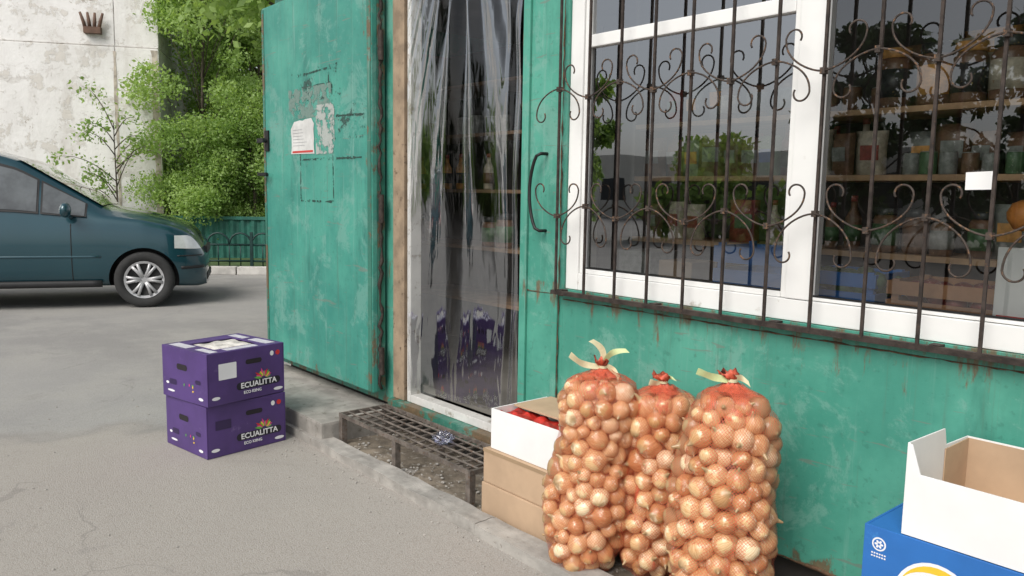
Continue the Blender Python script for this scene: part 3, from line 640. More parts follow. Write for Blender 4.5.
# ------------------------------------------------------------ onion sacks
def onion_mat():
    t=NT('onion_skin'); oi=t.n('ShaderNodeObjectInfo')
    sx=t.n('ShaderNodeSeparateXYZ'); t.l(t.tc.outputs['Object'],sx.inputs[0])
    ang=t.math('ARCTAN2',sx.outputs[1],sx.outputs[0])
    cb=t.n('ShaderNodeCombineXYZ'); t.l(t.math('MULTIPLY',t.math('COSINE',ang),3.5),cb.inputs[0]); t.l(t.math('MULTIPLY',t.math('SINE',ang),3.5),cb.inputs[1]); t.l(t.math('MULTIPLY',sx.outputs[2],8),cb.inputs[2])
    st=t.noise(6,3,.6,cb.outputs[0])
    base=t.mix(t.ramp(oi.outputs['Random'],0,.7),(.58,.32,.14),(.80,.57,.31))
    base=t.mix(t.ramp(oi.outputs['Random'],.75,1),base,(.88,.74,.50))
    c=t.mix(t.ramp(st,.35,.7),base,t.mix(1,base,(.72,.54,.41),'MULTIPLY'))
    c=t.mix(t.math('MULTIPLY',t.ramp(t.noise(28,3,.6),.58,.66),.6),c,(.88,.76,.54))
    c=t.mix(t.math('MULTIPLY',t.ramp(t.noise(35,4,.7),.60,.66),.65),c,(.36,.17,.08))
    c=t.mix(t.ramp(t.math('ABSOLUTE',sx.outputs[2]),.029,.036),c,(.40,.26,.13))
    t.color(c); t.set(.22,spec=.6); t.bump(st,.15,.003); return t.m
ONM=onion_mat()
def onion_proto(seed):
    prof=[(.003,-.038),(.007,-.034),(.018,-.030),(.029,-.019),(.0335,-.004),(.033,.007),(.027,.019),(.016,.028),(.008,.033),(.005,.040),(.003,.048),(.001,.050)]
    v,f=lathe(prof,18); v=[tuple(Vector(p)*(1+.14*mnoise.noise(Vector(p)*28+Vector((seed,0,0))))) for p in v]
    me=pyd(v,f); me.materials.append(ONM); me.polygons.foreach_set('use_smooth',[True]*len(me.polygons)); return me
OP=[onion_proto(s) for s in range(5)]
def net_mat():
    t=NT('red_net'); t.color(t.mix(t.noise(40,2),(.56,.08,.04),(.68,.15,.07))); t.set(.4)
    uv=t.tc.outputs['UV']; sx=t.n('ShaderNodeSeparateXYZ'); t.l(uv,sx.inputs[0])
    u2=t.n('ShaderNodeUVMap'); u2.uv_map='height'; s2=t.n('ShaderNodeSeparateXYZ'); t.l(u2.outputs[0],s2.inputs[0]); hh=s2.outputs[0]
    def fam(sg):
        a=t.math('MULTIPLY_ADD',sx.outputs[1],sg,sx.outputs[0]); a=t.math('ADD',a,t.math('MULTIPLY',t.noise(14,2),.8)); fr=t.math('FRACT',a); return t.math('LESS_THAN',t.math('ABSOLUTE',t.math('SUBTRACT',fr,.5)),.07)
    msk=t.math('MAXIMUM',fam(1.0),fam(-1.0))
    topn=t.math('MULTIPLY',t.ramp(hh,.86,1.02),.16)
    msk=t.math('MAXIMUM',msk,t.math('MULTIPLY',t.ramp(t.math('ADD',t.noise(10,5,.65,None,(1.8,1.8,.35),.8),topn),.60,.69),.50))
    tr=t.n('ShaderNodeBsdfTransparent'); mx=t.n('ShaderNodeMixShader')
    t.l(msk,mx.inputs[0]); t.l(tr.outputs[0],mx.inputs[1]); t.l(t.b.outputs[0],mx.inputs[2]); t.l(mx.outputs[0],t.out.inputs[0]); return t.m
NETM=net_mat(); NETD=M('red_net_gathered',(.52,.09,.045),.5,.5,60,.6,120)
RIB1=M('pale_ribbon',(.72,.66,.42),.5,.15,20,.1); RIB2=M('green_ribbon',(.60,.68,.34),.5,.15,20,.1)
def sack(bx,by,z0,h,rad,N,lean,label,seed,ribs,flat=.9,tp=.20,tuft=1.0):
    rs=np.random.RandomState(seed)
    def prof(z):
        z=np.clip(z,0,1)
        return rad*(np.power(np.clip((z+.03)/.12,0,1),.5))*(np.power(np.clip((1.04-z)/tp,0,1),.5))*(1+.06*np.sin(z*9+seed))
    r=np.clip(rs.normal(.0345,.0050,N),.025,.046); P=np.zeros((N,3)); P[:,2]=rs.uniform(.04,h-.04,N)
    a=rs.uniform(0,2*PI,N); q=rad*.9*np.sqrt(rs.uniform(0,1,N)); P[:,0]=q*np.cos(a); P[:,1]=q*np.sin(a)
    for it in range(260):
        d=P[:,None,:]-P[None,:,:]; dist=np.sqrt((d**2).sum(2))+1e-9; mn=(r[:,None]+r[None,:])*.93; ov=np.clip(mn-dist,0,None); np.fill_diagonal(ov,0)
        P+=(d/dist[:,:,None]*ov[:,:,None]*.32).sum(1)
        P[:,2]=np.clip(P[:,2],r*.9,h-r)
        RR=np.maximum(prof(P[:,2]/h)*(1+.07*np.sin(3*np.arctan2(P[:,1],P[:,0])+P[:,2]*14+seed))-r*.9,.005); q=np.hypot(P[:,0],P[:,1]); k=np.minimum(1,RR/np.maximum(q,1e-6)); P[:,0]*=k; P[:,1]*=k
    h=float(np.sort(P[:,2]+r)[-3])
    def warp(x,y,z): return Vector((bx+x+lean[0]*z,by+y*flat+lean[1]*z,z0+z))
    e=empty('onion_sack',(bx,by,z0),label,'sack of onions','net sacks of onions against the kiosk')
    cen=[warp(*p) for p in P]; camv=Vector((0,0,H))
    sc_=[ (c-Vector((bx+lean[0]*(c.z-z0),by+lean[1]*(c.z-z0),c.z))).dot((camv-c).normalized()) for c in cen]
    order=sorted(range(N),key=lambda i:-sc_[i])
    rest_v=[];rest_f=[]
    for rank,i in enumerate(order):
        q=Vector(rs.normal(size=3)).to_track_quat('Z','X'); s=r[i]/.0335
        if rank<99:
            o=D.objects.new('onion',OP[i%5]); COL.objects.link(o); o.matrix_basis=Matrix.LocRotScale(cen[i],q,(s,s,s*rs.uniform(.88,1.08))); o.parent=e; o.matrix_parent_inverse=e.matrix_basis.inverted()
        else:
            mt=Matrix.LocRotScale(cen[i],q,(s,s,s)); b=len(rest_v); rest_v+=[tuple(mt@v.co) for v in OP[i%5].vertices]; rest_f+=[tuple(b+k for k in p.vertices) for p in OP[i%5].polygons]
    o=new('onion_pile',pyd(rest_v,rest_f),ONM,e,True); o['kind']='stuff'
    na,nz=110,110; zs=np.linspace(-.0,h-.012,nz); an=np.linspace(0,2*PI,na,endpoint=False)
    Rn=np.zeros((nz,na))
    for i,z in enumerate(zs):
        for k in range(N):
            dz=z-P[k,2]; rr2=(r[k]*1.02)**2-dz*dz
            if rr2<=0: continue
            rr=math.sqrt(rr2); al=math.atan2(P[k,1],P[k,0]); q=math.hypot(P[k,0],P[k,1])
            da=(an-al+PI)%(2*PI)-PI; s_=q*np.sin(da); ok=(np.abs(s_)<rr)&(np.cos(da)>0)
            hit=np.where(ok,q*np.cos(da)+np.sqrt(np.clip(rr*rr-s_**2,0,None)),0); Rn[i]=np.maximum(Rn[i],hit)
    G=Rn.copy()
    for _ in range(3):
        G=np.maximum.reduce([G,np.roll(G,1,1),np.roll(G,-1,1),np.vstack([G[:1],G[:-1]]),np.vstack([G[1:],G[-1:]])])
    for _ in range(6):
        G=(G+np.roll(G,1,1)+np.roll(G,-1,1)+np.vstack([G[:1],G[:-1]])+np.vstack([G[1:],G[-1:]]))/5
    G=np.maximum(G-.004,Rn+.0015)
    G=np.maximum((G+np.roll(G,1,1)+np.roll(G,-1,1))/3,Rn+.001)
    v=[];rows=[(zs[i],G[i]) for i in range(nz)]
    last=G[-1]
    for zz,f_ in ((.000,.85),(.010,.62),(.020,.42),(.030,.28)): rows.append((h+zz,np.maximum(last*f_,.016)+.005*np.sin(an*9)*(1-f_)))
    for j,(z,g) in enumerate(rows):
        for k in range(na): v.append(tuple(warp(g[k]*math.cos(an[k]),g[k]*math.sin(an[k]),z)))
    f=[];UV=[];UV2=[]
    sp=.011; nu=int(2*PI*rad/sp); vsc=1/sp
    for j in range(len(rows)-1):
        for k in range(na):
            k2=(k+1)%na; f.append((j*na+k,j*na+k2,(j+1)*na+k2,(j+1)*na+k)); u0,u1=k/na*nu,(k+1)/na*nu; v0,v1=rows[j][0]*vsc,rows[j+1][0]*vsc
            UV+= [u0,v0,u1,v0,u1,v1,u0,v1]; a0,a1=rows[j][0]/h,rows[j+1][0]/h; UV2+=[a0,0,a0,0,a1,0,a1,0]
    me=pyd(v,f); ul=me.uv_layers.new(name='UVMap'); ul.data.foreach_set('uv',UV); ul2=me.uv_layers.new(name='height'); ul2.data.foreach_set('uv',UV2)
    new('net',me,NETM,e,True)
    # loose irregular gather of netting
    bm=bmnew(); base=h+.026; n=34; st=[]
    pr=[(.046,base-.018),(.030,base-.006),(.019,base+.002),(.013,base+.009),(.013,base+.015),(.017*tuft,base+.022),(.022*tuft,base+.030),(.020*tuft,base+.038)]
    for jj,(rr,z) in enumerate(pr):
        ring=[]
        for k in range(n):
            th_=k*2*PI/n; nz_=mnoise.noise(Vector((math.cos(th_)*1.6,math.sin(th_)*1.6,seed+jj*.35)))
            rr_=rr*(1+.55*nz_+.18*math.sin(k*2.1+jj)); fl=max(0,jj-4)
            ring.append(bm.verts.new(warp(rr_*math.cos(th_)+.008*fl*math.cos(seed),rr_*math.sin(th_)+.006*fl*math.sin(seed),z+fl*.010*nz_)))
        st.append(ring)
    for j in range(len(st)-1):
        for k in range(n): bm.faces.new((st[j][k],st[j][(k+1)%n],st[j+1][(k+1)%n],st[j+1][k]))
    bm.faces.new(st[-1]); fin(bm,'net_neck',NETD,e,smooth=True)
    bm=bmnew(); c0=warp(0,0,base+.012)
    for (dx,dz,ln,mi,cv) in ribs:
        pts=[]; wd=.0125
        u=(Rh*dx+Z*dz).normalized(); s_=u.cross(Fh).normalized()
        for k in range(12):
            q=k/11; pts.append(c0+u*(ln*q)+s_*(cv*math.sin(q*PI))+Fh*(-.02*q)+Vector((0,0,-.02*q*q)))
        prev=None
        for k,p in enumerate(pts):
            ww=wd*(1-.3*abs(k/11-.5)); tw=.5*math.sin(k*.6+dx*3); sv=(s_*math.cos(tw)+Fh*math.sin(tw))*ww
            a_,b_=bm.verts.new(p+sv),bm.verts.new(p-sv)
            if prev: ff=bm.faces.new((prev[0],a_,b_,prev[1])); ff.material_index=mi; ff.smooth=True
            prev=(a_,b_)
    bcyl(bm,c0+Vector((0,0,-.004)),c0+Vector((0,0,.006)),.016,seg=14,mi=0)
    fin(bm,'tie_ribbon',[RIB1,RIB2],e)
sack(-1.985,2.06,.03,.71,.157,222,(.06,.06),'tall red net sack of golden onions with pale ribbon',11,[(-1.0,.55,.14,0,.02),(-.4,1.0,.13,0,-.02),(.8,.8,.12,1,.02),(.6,-.2,.06,0,.01)],.9,.15)
sack(-1.80,2.235,.03,.665,.150,185,(.035,.02),'narrower red net sack of onions wedged between others',23,[(-.7,.3,.06,0,.01),(.5,.5,.05,1,.01)],.9,.17,1.3)
sack(-1.415,2.09,.03,.755,.168,262,(.0,.06),'bulging red net sack of onions leaning on wall',35,[(-1,.45,.13,1,.01),(.7,.2,.05,0,.01)],.9,.20,1.3)
# ------------------------------------------------------------ CAR
def smooth_interp(xs,xp,fp,win=.10):
    g=np.linspace(-win,win,9); return sum(np.interp(xs+d,xp,fp) for d in g)/9
CARP=NT('car_paint'); CARP.color(CARP.mix(CARP.noise(2),(.006,.048,.068),(.010,.062,.082))); CARP.set(.30,.3,1.0); CARP=CARP.m
CGL=M('car_glass',(.10,.11,.115),.04,.5,2.5,0,60,0,1.0); TYRE=M('tyre_rubber',(.03,.03,.03),.85,.2,10,.2); ALLOY=M('alloy',(.50,.50,.51),.4,.15,10,.0,60,.4)
BLKP=M('black_trim',(.015,.015,.016),.6,.2,10,.1); LAMP=M('headlamp_lens',(.75,.77,.76),.12,.1,10,0,60,.2,1)
ang=math.atan2(dv.y,dv.x)+math.radians(4); cdv=Vector((math.cos(ang),math.sin(ang),0)); cnv=Vector((cdv.y,-cdv.x,0)); cl=Vector((-9.78,2.74,0))-cnv*.85
C=empty('parked_car',cl,'dark teal minivan parked side on by the pale building','car',None,ang)
xp=[-3.9,-3.84,-3.65,-3.0,-2.2,-1.55,-1.28,-.84,-.40,0,.28,.46,.58,.66]
ztp=[1.0,1.35,1.66,1.78,1.80,1.77,1.69,1.42,1.15,1.08,1.01,.94,.82,.62]
zbp=[.85,1.0,1.06,1.07,1.06,1.04,1.04,1.03,1.03,1.00,.95,.87,.75,.55]
wp=[.68,.76,.83,.86,.86,.86,.86,.86,.86,.855,.835,.78,.69,.54]
wtp=[.55,.60,.63,.65,.66,.66,.65,.66,.70,.71,.68,.62,.52,.40]
bot=[.36,.30,.27,.24,.24,.24,.24,.24,.24,.23,.22,.21,.20,.22]
def cs(x,win=.04):
    x=np.array([x],float); return [float(smooth_interp(x,xp,a,win)[0]) for a in (ztp,zbp,wp,wtp,bot)]
def chaikin(p,n=2):
    for _ in range(n):
        q=[p[0]]
        for a,b in zip(p[:-1],p[1:]): q+=[tuple(np.array(a)*.75+np.array(b)*.25),tuple(np.array(a)*.25+np.array(b)*.75)]
        q.append(p[-1]); p=q
    return p
def section(x):
    zt,zb,w,wt_,b0=cs(x); zb=min(zb,zt-.04)
    p=[(0,b0),(w-.10,b0),(w-.01,b0+.10),(w+.012,(b0+zb)/2),(w-.015,zb),(wt_,zt-.05),(wt_-.14,zt),(0,zt+.012)]
    return chaikin(p,2)
XF=.66
bm=bmnew(); xs=np.linspace(-3.9,XF,96); rings=[]
for x in xs:
    s_=section(x); full=[(y,z) for y,z in s_]+[(-y,z) for y,z in s_[-2:0:-1]]
    rings.append([bm.verts.new((x,-y,z)) for y,z in full])
n=len(rings[0])
for a,b in zip(rings[:-1],rings[1:]):
    for k in range(n): bm.faces.new((a[k],a[(k+1)%n],b[(k+1)%n],b[k]))
bm.faces.new(rings[0]); bm.faces.new(rings[-1][::-1]); bmesh.ops.recalc_face_normals(bm,faces=list(bm.faces))
def cfin(bm,name,mats,smooth=False,bevel=0):
    o=fin(bm,name,mats,None,bevel,smooth); o.parent=C; return o
body=cfin(bm,'car_body',[CARP,BLKP],True)
WB=-2.83
cb=bmnew()
for xx in (0,WB):
    for s_ in (-1,1): bcyl(cb,(xx,s_*.60,.325),(xx,s_*1.0,.325),.375,seg=40)
cut=fin(cb,'cut',BLKP); cut.parent=C
md=body.modifiers.new('b','BOOLEAN'); md.object=cut; md.operation='DIFFERENCE'; md.solver='EXACT'
bpy.context.view_layer.update()
me=D.meshes.new_from_object(body.evaluated_get(bpy.context.evaluated_depsgraph_get())); body.modifiers.clear(); body.data=me; D.objects.remove(cut)
me.polygons.foreach_set('use_smooth',[True]*len(me.polygons))
try: me.set_sharp_from_angle(angle=math.radians(38))
except Exception: pass
def sidewin(xa,xb,f0,f1,name,mat,side,off=.006,nx=12,cut=None):
    bm=bmnew(); G=[]
    for i in range(nx+1):
        x=xa+(xb-xa)*i/nx; zt,zb,w,wt_,b0=cs(x); A=Vector((x,w-.015,zb)); B=Vector((x,wt_,zt-.05)); nrm=Vector((0,B.z-A.z,A.y-B.y)).normalized(); row_=[]
        for j in range(5):
            q=f0+(f1-f0)*j/4; p=A.lerp(B,q)+nrm*off; row_.append(bm.verts.new((p.x,side*p.y,p.z)))
        G.append(row_)
    for i in range(nx):
        for j in range(4): bm.faces.new((G[i][j],G[i+1][j],G[i+1][j+1],G[i][j+1]))
    return cfin(bm,name,mat,True)
for side in (-1,1):
    for a,b in ((-1.02,-.60),(-2.0,-1.08),(-2.95,-2.1),(-3.6,-3.05)):
        sidewin(a-.02,b+.02,.10,.92,'window_trim',BLKP,side,.004); sidewin(a,b,.14,.87,'window',CGL,side,.009)
    for x in (-.74,-2.03,-3.02):
        bm=bmnew()
        zt,zb,w,wt_,b0=cs(x); s_=[p for p in section(x) if p[1]>b0+.05 and p[1]<zb+.02 and p[0]>.4]
        btube(bm,[(x,side*(p[0]+.001),p[1]) for p in s_],.005,4); cfin(bm,'door_gap',BLKP)
    bm=bmnew(); xs2=np.linspace(-2.4,-.44,20)
    btube(bm,[(x,side*(cs(x)[2]+.004),.60) for x in xs2],.016,6,flat=.5)
    cfin(bm,'side_trim',CARP)
    bm=bmnew(); btube(bm,[(x,side*(cs(x)[2]-.012),.29) for x in xs2],.04,6,flat=.5); cfin(bm,'sill_trim',BLKP)
    for x in (-1.85,-2.2):
        bm=bmnew(); btube(bm,[(x-.07,side*.862,.90),(x-.05,side*.885,.902),(x+.05,side*.885,.902),(x+.07,side*.862,.90)],.013,8)
        cfin(bm,'door_handle',CARP,True)
    bm=bmnew(); bmesh.ops.create_uvsphere(bm,u_segments=16,v_segments=10,radius=1,matrix=Matrix.Translation((-.76,side*.97,1.13))@Matrix.Diagonal((.06,.10,.085,1))); bcyl(bm,(-.74,side*.82,1.05),(-.76,side*.92,1.09),.025)
    cfin(bm,'side_mirror',CARP,True)
    def patch(xa,xb,z0f,z1f,name,mat,off):
        bm=bmnew(); G=[]; nx=8
        for i in range(nx+1):
            x=xa+(xb-xa)*i/nx; sec=section(x); row_=[]
            z0_,z1_=z0f(x),z1f(x)
            for j in range(5):
                z=z0_+(z1_-z0_)*j/4
                half=[(p[1],p[0]) for p in sec if p[0]>.05]; half.sort(); y=float(np.interp(z,[h_[0] for h_ in half],[h_[1] for h_ in half]))
                row_.append(bm.verts.new((x+off*.6,side*(y+off),z)))
            G.append(row_)
        for i in range(nx):
            for j in range(4): bm.faces.new((G[i][j],G[i+1][j],G[i+1][j+1],G[i][j+1]))
        cfin(bm,name,mat,True)
    patch(.33,.605,lambda x:.69-.06*(x-.36),lambda x:min(.84,cs(x)[1]-.005),'headlight',LAMP,.008)
    patch(-3.86,-3.6,lambda x:.72,lambda x:1.0,'tail_light',REDP,.008)
bm=bmnew(); G=[]
for i in range(11):
    x=-1.30+.86*i/10; zt,zb,w,wt_,b0=cs(x,.04); row_=[]
    for j in range(9):
        y=(-1+2*j/8)*(wt_-.07); row_.append(bm.verts.new((x+.006,y,zt+.004+.012*(1-(j/4-1)**2))))
    G.append(row_)
for i in range(10):
    for j in range(8): bm.faces.new((G[i][j],G[i+1][j],G[i+1][j+1],G[i][j+1]))
cfin(bm,'windshield',CGL,True)
bm=bmnew(); bbox(bm,(.55,-.36,.60),(.672,.36,.69)); cfin(bm,'front_grille',BLKP,False,.01)
bm=bmnew(); bbox(bm,(.5,-.42,.28),(.672,.42,.36),0); cfin(bm,'air_intake',BLKP,False,.01)
for side in (-1,1):
    bm=bmnew(); btube(bm,[(x,side*(cs(x)[2]+.006),.60) for x in np.linspace(.36,.62,10)],.007,6); cfin(bm,'bumper_seam',BLKP)
    bm=bmnew(); btube(bm,[(x,side*(cs(x)[2]+.006),.46) for x in np.linspace(.40,.64,10)],.018,6,flat=.5); cfin(bm,'bumper_strip',BLKP)
bm=bmnew(); bbox(bm,(WB-.3,-.6,.24),(.3,.6,.5)); cfin(bm,'underbody',BLKP)
def wheel(xx,side):
    v,f=lathe([(.215,-.09),(.30,-.10),(.322,-.08),(.328,0),(.322,.08),(.30,.10),(.225,.095),(.215,.06)],36)
    rotm=Matrix.Translation((xx,side*.76,.328))@Matrix.Rotation(-side*PI/2,4,'X')
    me=pyd([tuple(rotm@Vector(p)) for p in v],f); w=new('wheel',me,TYRE,None,True); w.parent=C
    bm=bmnew()
    bcyl(bm,(0,0,.02),(0,0,.03),.21,seg=30,mi=1)
    r0=[bm.verts.new((.218*math.cos(k*2*PI/32),.218*math.sin(k*2*PI/32),.092)) for k in range(32)]; r1=[bm.verts.new((.19*math.cos(k*2*PI/32),.19*math.sin(k*2*PI/32),.085)) for k in range(32)]; r2=[bm.verts.new((.185*math.cos(k*2*PI/32),.185*math.sin(k*2*PI/32),.03)) for k in range(32)]
    for a_,b_ in((r0,r1),(r1,r2)):
        for k in range(32): bm.faces.new((a_[k],a_[(k+1)%32],b_[(k+1)%32],b_[k]))
    for k in range(6):
        for dd in (-.17,.17):
            a=k*2*PI/6+dd; p0=Vector((.035*math.cos(a-dd),.035*math.sin(a-dd),.078)); p1=Vector((.198*math.cos(a),.198*math.sin(a),.086)); btube(bm,[p0,p0.lerp(p1,.5)-Vector((0,0,.006)),p1],[.026,.019,.019],6)
    bcyl(bm,(0,0,.05),(0,0,.092),.05,seg=16)
    bmesh.ops.transform(bm,matrix=rotm,verts=list(bm.verts)); r=fin(bm,'rim',[ALLOY,BLKP]); r.parent=w
for xx in (0,WB):
    for s_ in (-1,1): wheel(xx,s_)
# ------------------------------------------------------------ pale building
def plaster():
    t=NT('old_plaster'); v=t.tc.outputs['Object']
    c=t.mix(t.ramp(t.noise(.7,6,.65),.35,.65),(.76,.74,.71),(.88,.865,.84))
    c=t.mix(t.math('MULTIPLY',t.ramp(t.noise(1.6,7,.7,None,(1,1,.25)),.48,.70),.5),c,(.52,.47,.42))
    c=t.mix(t.math('MULTIPLY',t.ramp(t.noise(2.2,10,.78),.535,.55),.55),c,(.60,.55,.48))
    c=t.mix(t.math('MULTIPLY',t.ramp(t.noise(1.1,10,.8,None,None,.5),.56,.57),.65),c,(.64,.61,.57))
    c=t.mix(t.math('MULTIPLY',t.ramp(t.noise(1.9,10,.78,None,None,.5),.62,.635),.85),c,(.40,.345,.29))
    t.color(c); t.set(.9); t.bump(t.math('ADD',t.noise(12,6,.7),t.ramp(t.noise(2.2,10,.78),.535,.55)),.5,.02); return t.m
bang=math.atan2(dv.y,dv.x)
PL=plaster(); BC=Vector((-16.7,5.1,0)); B=empty('pale_building',BC,'pale weathered plaster panel building with rusty wall bracket','building',None,bang)
bm=bmnew()
for a,b in ((-14,-6.05),(-6.0,-.79),(-.775,0)):
    for z0,z1 in ((0,4.08),(4.10,9)):
        bbox(bm,(a,0 if z0==0 else .03,z0),(b,9.9,z1))
bbox(bm,(-13.9,.06,.1),(-.03,9.8,8.95))
o=fin(bm,'wall',PL,None,.015); o.parent=B
STB=M('brown_stain_edge',(.50,.44,.37),.95,.4,6,.6,30)
def ragstrip(x,w,z0,z1,y,mat,name):
    bm=bmnew(); pr=None
    for k in range(60):
        z=z0+(z1-z0)*k/59; a=w*(1+.8*mnoise.noise(Vector((x,0,z*3)))); p=(bm.verts.new((x-a,y,z)),bm.verts.new((x+a*.4,y,z)))
        if pr: bm.faces.new((pr[0],pr[1],p[1],p[0]))
        pr=p
    o=fin(bm,name,mat); o.parent=B
ragstrip(-.05,.08,0,4.05,-.004,STB,'corner_stain'); ragstrip(-.78,.035,.3,4.0,-.006,STB,'joint_stain')
RUSTB=M('rusty_bracket',(.14,.08,.055),.8,.3,10,.3)
bm=bmnew(); bxx=-1.15; zc=4.50
bbox(bm,(bxx-.15,-.10,zc-.2),(bxx+.15,.05,zc-.08))
for k,(dx,t_) in enumerate(((-.2,-.15),(-.07,-.05),(.06,.05),(.2,.15))): btube(bm,[(bxx+t_*.8,-.06,zc-.1),(bxx+t_,-.07,zc+.02),(bxx+dx*1.0,-.08,zc+.18)],[.035,.032,.022],6)
o=fin(bm,'wall_bracket',RUSTB); o.parent=B
# ------------------------------------------------------------ fences and far kerb
def oriented(o,p,a): o.matrix_basis=Matrix.Translation(p)@Matrix.Rotation(a,4,'Z')
fa=math.atan2(Rh.y,Rh.x)+math.radians(4)
bm=bmnew()
x=-9
while x<8: bbox(bm,(x,-.08,0),(x+.98,.08,.13)); x+=1.0
o=fin(bm,'far_kerb',M('pale_kerb',(.55,.53,.50),.9,.25,5,.4),None,.015); oriented(o,FR(-4.5,13.0),fa); o['kind']='structure'
FG=M('green_fence_paint',(.03,.15,.115),.5,.3,5,.1); FG2=M('dark_green_paint',(.006,.035,.032),.5,.3,5,.1)
for k in range(-3,5):
    e=D.objects.new('fence_panel',None); COL.objects.link(e); top(e,'low dark green metal fence section with arched bars','fence','low arched fence sections along the kerb'); p=FR(-4.5,13.7)+Vector((math.cos(fa),math.sin(fa),0))*(k*1.5)
    e.matrix_basis=Matrix.Translation(p)@Matrix.Rotation(fa,4,'Z')
    bm=bmnew(); w=1.5
    for z in (.16,.44): btube(bm,[(0,0,z),(w,0,z)],.018,6)
    for i in range(4):
        x0_=i*.375
        btube(bm,[(x0_+.1875-.1875*math.cos(t_),0,.44+.20*math.sin(t_)) for t_ in np.linspace(0,PI,9)],.018,5)
    for i in range(9): btube(bm,[(i*.1875,0,.05),(i*.1875,0,.44)],.011,5)
    o=fin(bm,'fence_bars',FG2); o.parent=e
    o2=boxes('fence_post',[((-.025,-.025,0),(.025,.025,.66))],FG2,None,.004); o2.parent=e
e=D.objects.new('sheet_fence',None); COL.objects.link(e); top(e,'solid dark green sheet metal fence below the trees','fence'); e.matrix_basis=Matrix.Translation(FR(-4.5,15.6))@Matrix.Rotation(fa,4,'Z')
bm=bmnew(); vs=[]
nseg=400
for i in range(nseg+1):
    x=-7+i*.05; y=.02*(1 if (i//2)%2 else -1); vs.append((bm.verts.new((x,y,.05)),bm.verts.new((x,y,.84))))
for i in range(nseg): bm.faces.new((vs[i][0],vs[i+1][0],vs[i+1][1],vs[i][1]))
bbox(bm,(-7,-.04,.80),(13,.04,.86)); o=fin(bm,'fence_sheet',FG); o.parent=e
# ------------------------------------------------------------ trees
def leafmat(name,a,b,tl=.45):
    t=NT(name)
    c=t.mix(t.ramp(t.noise(1.1,3,.6),.35,.65),a,b); c=t.mix(t.math('MULTIPLY',t.noise(37,2),.6),c,sc(b,1.35))
    tr=t.n('ShaderNodeBsdfTranslucent')
    t.l(t.mix(1,c,(1.0,1.0,.55),'MULTIPLY'),tr.inputs[0]); t.color(c); t.set(.5)
    m1=t.n('ShaderNodeMixShader'); m1.inputs[0].default_value=tl; t.l(t.b.outputs[0],m1.inputs[1]); t.l(tr.outputs[0],m1.inputs[2]); t.l(m1.outputs[0],t.out.inputs[0]); return t.m
LF1=leafmat('leaf_light',(.20,.34,.085),(.36,.50,.16),.5); LF2=leafmat('leaf_mid',(.14,.25,.065),(.27,.40,.11)); LF3=leafmat('leaf_dark',(.03,.07,.02),(.07,.12,.04),.25)
BARK=M('bark',(.10,.08,.06),.95,.4,12,.8,40)
def leaves(cents,rads,n,size,rs,name,mat,parent,squash=.8):
    cents=np.array(cents);rads=np.array(rads); w=rads**2; idx=rs.choice(len(cents),n,p=w/w.sum())
    d=rs.normal(size=(n,3)); d/=np.linalg.norm(d,axis=1)[:,None]; rr=rads[idx]*rs.uniform(.2,1.25,n)**.7
    P=cents[idx]+d*rr[:,None]*np.array([1,1,squash])
    a=rs.normal(size=(n,3)); a[:,2]-=.3; a/=np.linalg.norm(a,axis=1)[:,None]; b=np.cross(a,rs.normal(size=(n,3))+d*.6); b/=np.linalg.norm(b,axis=1)[:,None]
    s=size*rs.uniform(.6,1.3,n)[:,None]
    V=np.stack([P,P+a*s*.5+b*s*.28,P+a*s,P+a*s*.5-b*s*.28],1).reshape(-1,3)
    me=D.meshes.new(name); me.vertices.add(4*n); me.vertices.foreach_set('co',V.ravel()); me.loops.add(4*n); me.loops.foreach_set('vertex_index',np.arange(4*n)); me.polygons.add(n); me.polygons.foreach_set('loop_start',np.arange(0,4*n,4)); me.polygons.foreach_set('loop_total',np.full(n,4)); me.update(); me.validate()
    return new(name,me,mat,parent)
def tree(base,height,crown_r,label,seed,nclump,nleaf,size,mat,crown_low=.3,trunk_r=.14,cat='tree',cl=(.13,.30)):
    rs=np.random.RandomState(seed); base=Vector(base); e=empty('tree' if cat=='tree' else 'bush',base,label,cat)
    bm=bmnew(); tp=[base+Vector((.15*math.sin(q*3+seed)*q,.15*math.cos(q*2+seed)*q,height*.85*q)) for q in np.linspace(0,1,10)]
    btube(bm,tp,[trunk_r*(1-.85*q)+.01 for q in np.linspace(0,1,10)],8)
    cents=[];rads=[]
    for k in range(nclump):
        q=rs.uniform(crown_low,1.0); zz=height*q; env=crown_r*math.sin(PI*min(1,max(.12,(q-crown_low)/(1.02-crown_low)*.85+.12)))**.7
        a=rs.uniform(0,2*PI); rr=env*math.sqrt(rs.uniform(.05,1))
        c=base+Vector((rr*math.cos(a),rr*math.sin(a),zz)); cents.append(tuple(c)); rads.append(crown_r*rs.uniform(*cl))
        s0=tp[min(9,max(1,int(q*.75*10)))]
        mid=s0.lerp(c,.5)+Vector((0,0,.1*crown_r)); 
        if k%2==0: btube(bm,[s0,mid,c],[trunk_r*.3,trunk_r*.18,.008],5)
    fin(bm,'trunk',BARK,e,smooth=True)
    leaves(cents,rads,nleaf,size,rs,'crown',mat,e)
tree(FR(-8.6,19.5),9.5,2.6,'tall light green broadleaf tree behind the fence',1,60,30000,.13,LF1,.08)
tree(FR(-6.3,21),10,2.8,'tall leafy green tree behind the fence',2,64,34000,.14,LF1,.06)
tree(FR(-5.6,17.8),5.0,1.5,'small bright green tree close to the fence',3,44,22000,.09,LF1,.10,.08)
tree(FR(-6.4,16.4),7.5,1.15,'slender light green tree beside the pale wall',24,64,30000,.075,LF1,.10,.04,'tree',(.2,.45))
tree(FR(-6.35,16.0),2.9,.95,'tall soft green bush beside the pale wall',31,40,20000,.062,LF1,.12,.03,'bush',(.25,.5))
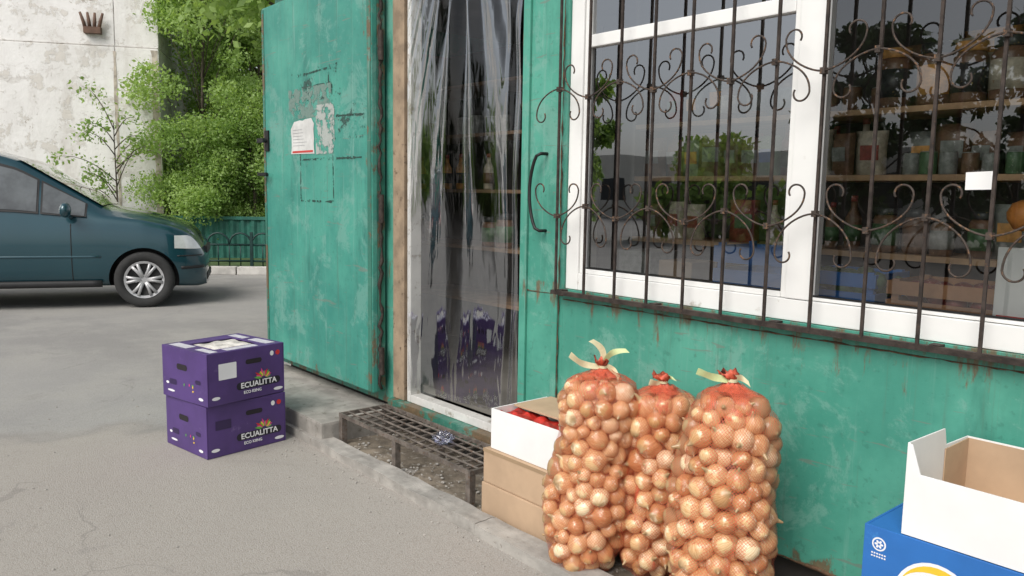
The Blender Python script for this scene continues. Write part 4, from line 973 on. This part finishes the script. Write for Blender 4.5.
tree(FR(-5.3,16.3),3.4,1.0,'dense light green bush behind the sheet fence',32,42,22000,.062,LF1,.12,.03,'bush',(.25,.5))
tree(FR(-4.4,16.8),2.6,.95,'rounded green bush behind the sheet fence',14,30,14000,.07,LF1,.1,.03,'bush',(.25,.5))
tree(FR(-3.5,22),9,3.0,'broad leafy tree partly behind the kiosk',5,50,18000,.16,LF2,.1)
tree(FR(-12,28),12,4,'distant leafy tree behind other trees',8,50,14000,.25,LF2,.05)
tree(FR(-1.8,8.4),5.2,2.0,'leafy tree overhanging the kiosk roof',6,42,12000,.10,LF1,.59,.10)
def sparse():
    rs=np.random.RandomState(5); P0=BC+dv*(-.72)+nv*.6; e=empty('sapling',P0,'thin sparse sapling growing against the pale wall','sapling')
    bm=bmnew(); c=[];r=[]
    for k in range(14):
        a=rs.uniform(-1.3,.9); L=rs.uniform(.7,1.35); st=P0+Vector((0,0,.9+.12*k)); u=(dv*math.sin(a)*1.0+Z*(math.cos(a)*.6)+nv*rs.uniform(-.2,.3)).normalized()
        pts=[st+u*(L*q)+Vector((0,0,.12*math.sin(q*3)-.25*q*q)) for q in np.linspace(0,1,7)]; btube(bm,pts,[.012*(1-.8*q) for q in np.linspace(0,1,7)],5)
        for p in pts[2:]: c.append(tuple(p)); r.append(rs.uniform(.10,.25))
    btube(bm,[P0+Vector((.03*math.sin(q*5),0,2.6*q)) for q in np.linspace(0,1,8)],[.025*(1-.7*q) for q in np.linspace(0,1,8)],6)
    fin(bm,'trunk',BARK,e); leaves(c,r,1100,.08,rs,'crown',LF2,e)
sparse()
# ------------------------------------------------------------ across the street (seen as reflections / from other angles)
APT=M('apartment_panel',(.62,.60,.55),.85,.12,.8,.2,8); GLD=M('dark_window',(.03,.035,.04),.1,.2,2,0)
A=empty('apartment_block',(-26,-34,0),'pale low panel building across the street','building')
boxes('wall',[((-56,-40,0),(-14,-30,3.6))],APT,A,.02)
for i in range(13): boxes('window',[((-55+i*3.2,-30.03,1.0),(-53.4+i*3.2,-29.97,2.4))],GLD,A,0)
for k,(x,y,h_,r_,n_) in enumerate(((-25,-15,3.2,2.2,6000),(-19,-14,5.6,1.4,5000),(-15,-16,3.0,2.2,6000),(-11.5,-19,6.5,2.2,7000),(-7.5,-19,6.5,2.6,7000),(-2,-19,6,2.6,5000),(-31,-17,5,3,4000))):  # unseen trees added for reflections: low ones leave sky, tall ones darken the pane
    tree((x,y,0),h_,r_,'leafy tree added across the road for window reflections',40+k,34,n_,.30,LF2 if x<-12 else LF3,.10,.16)
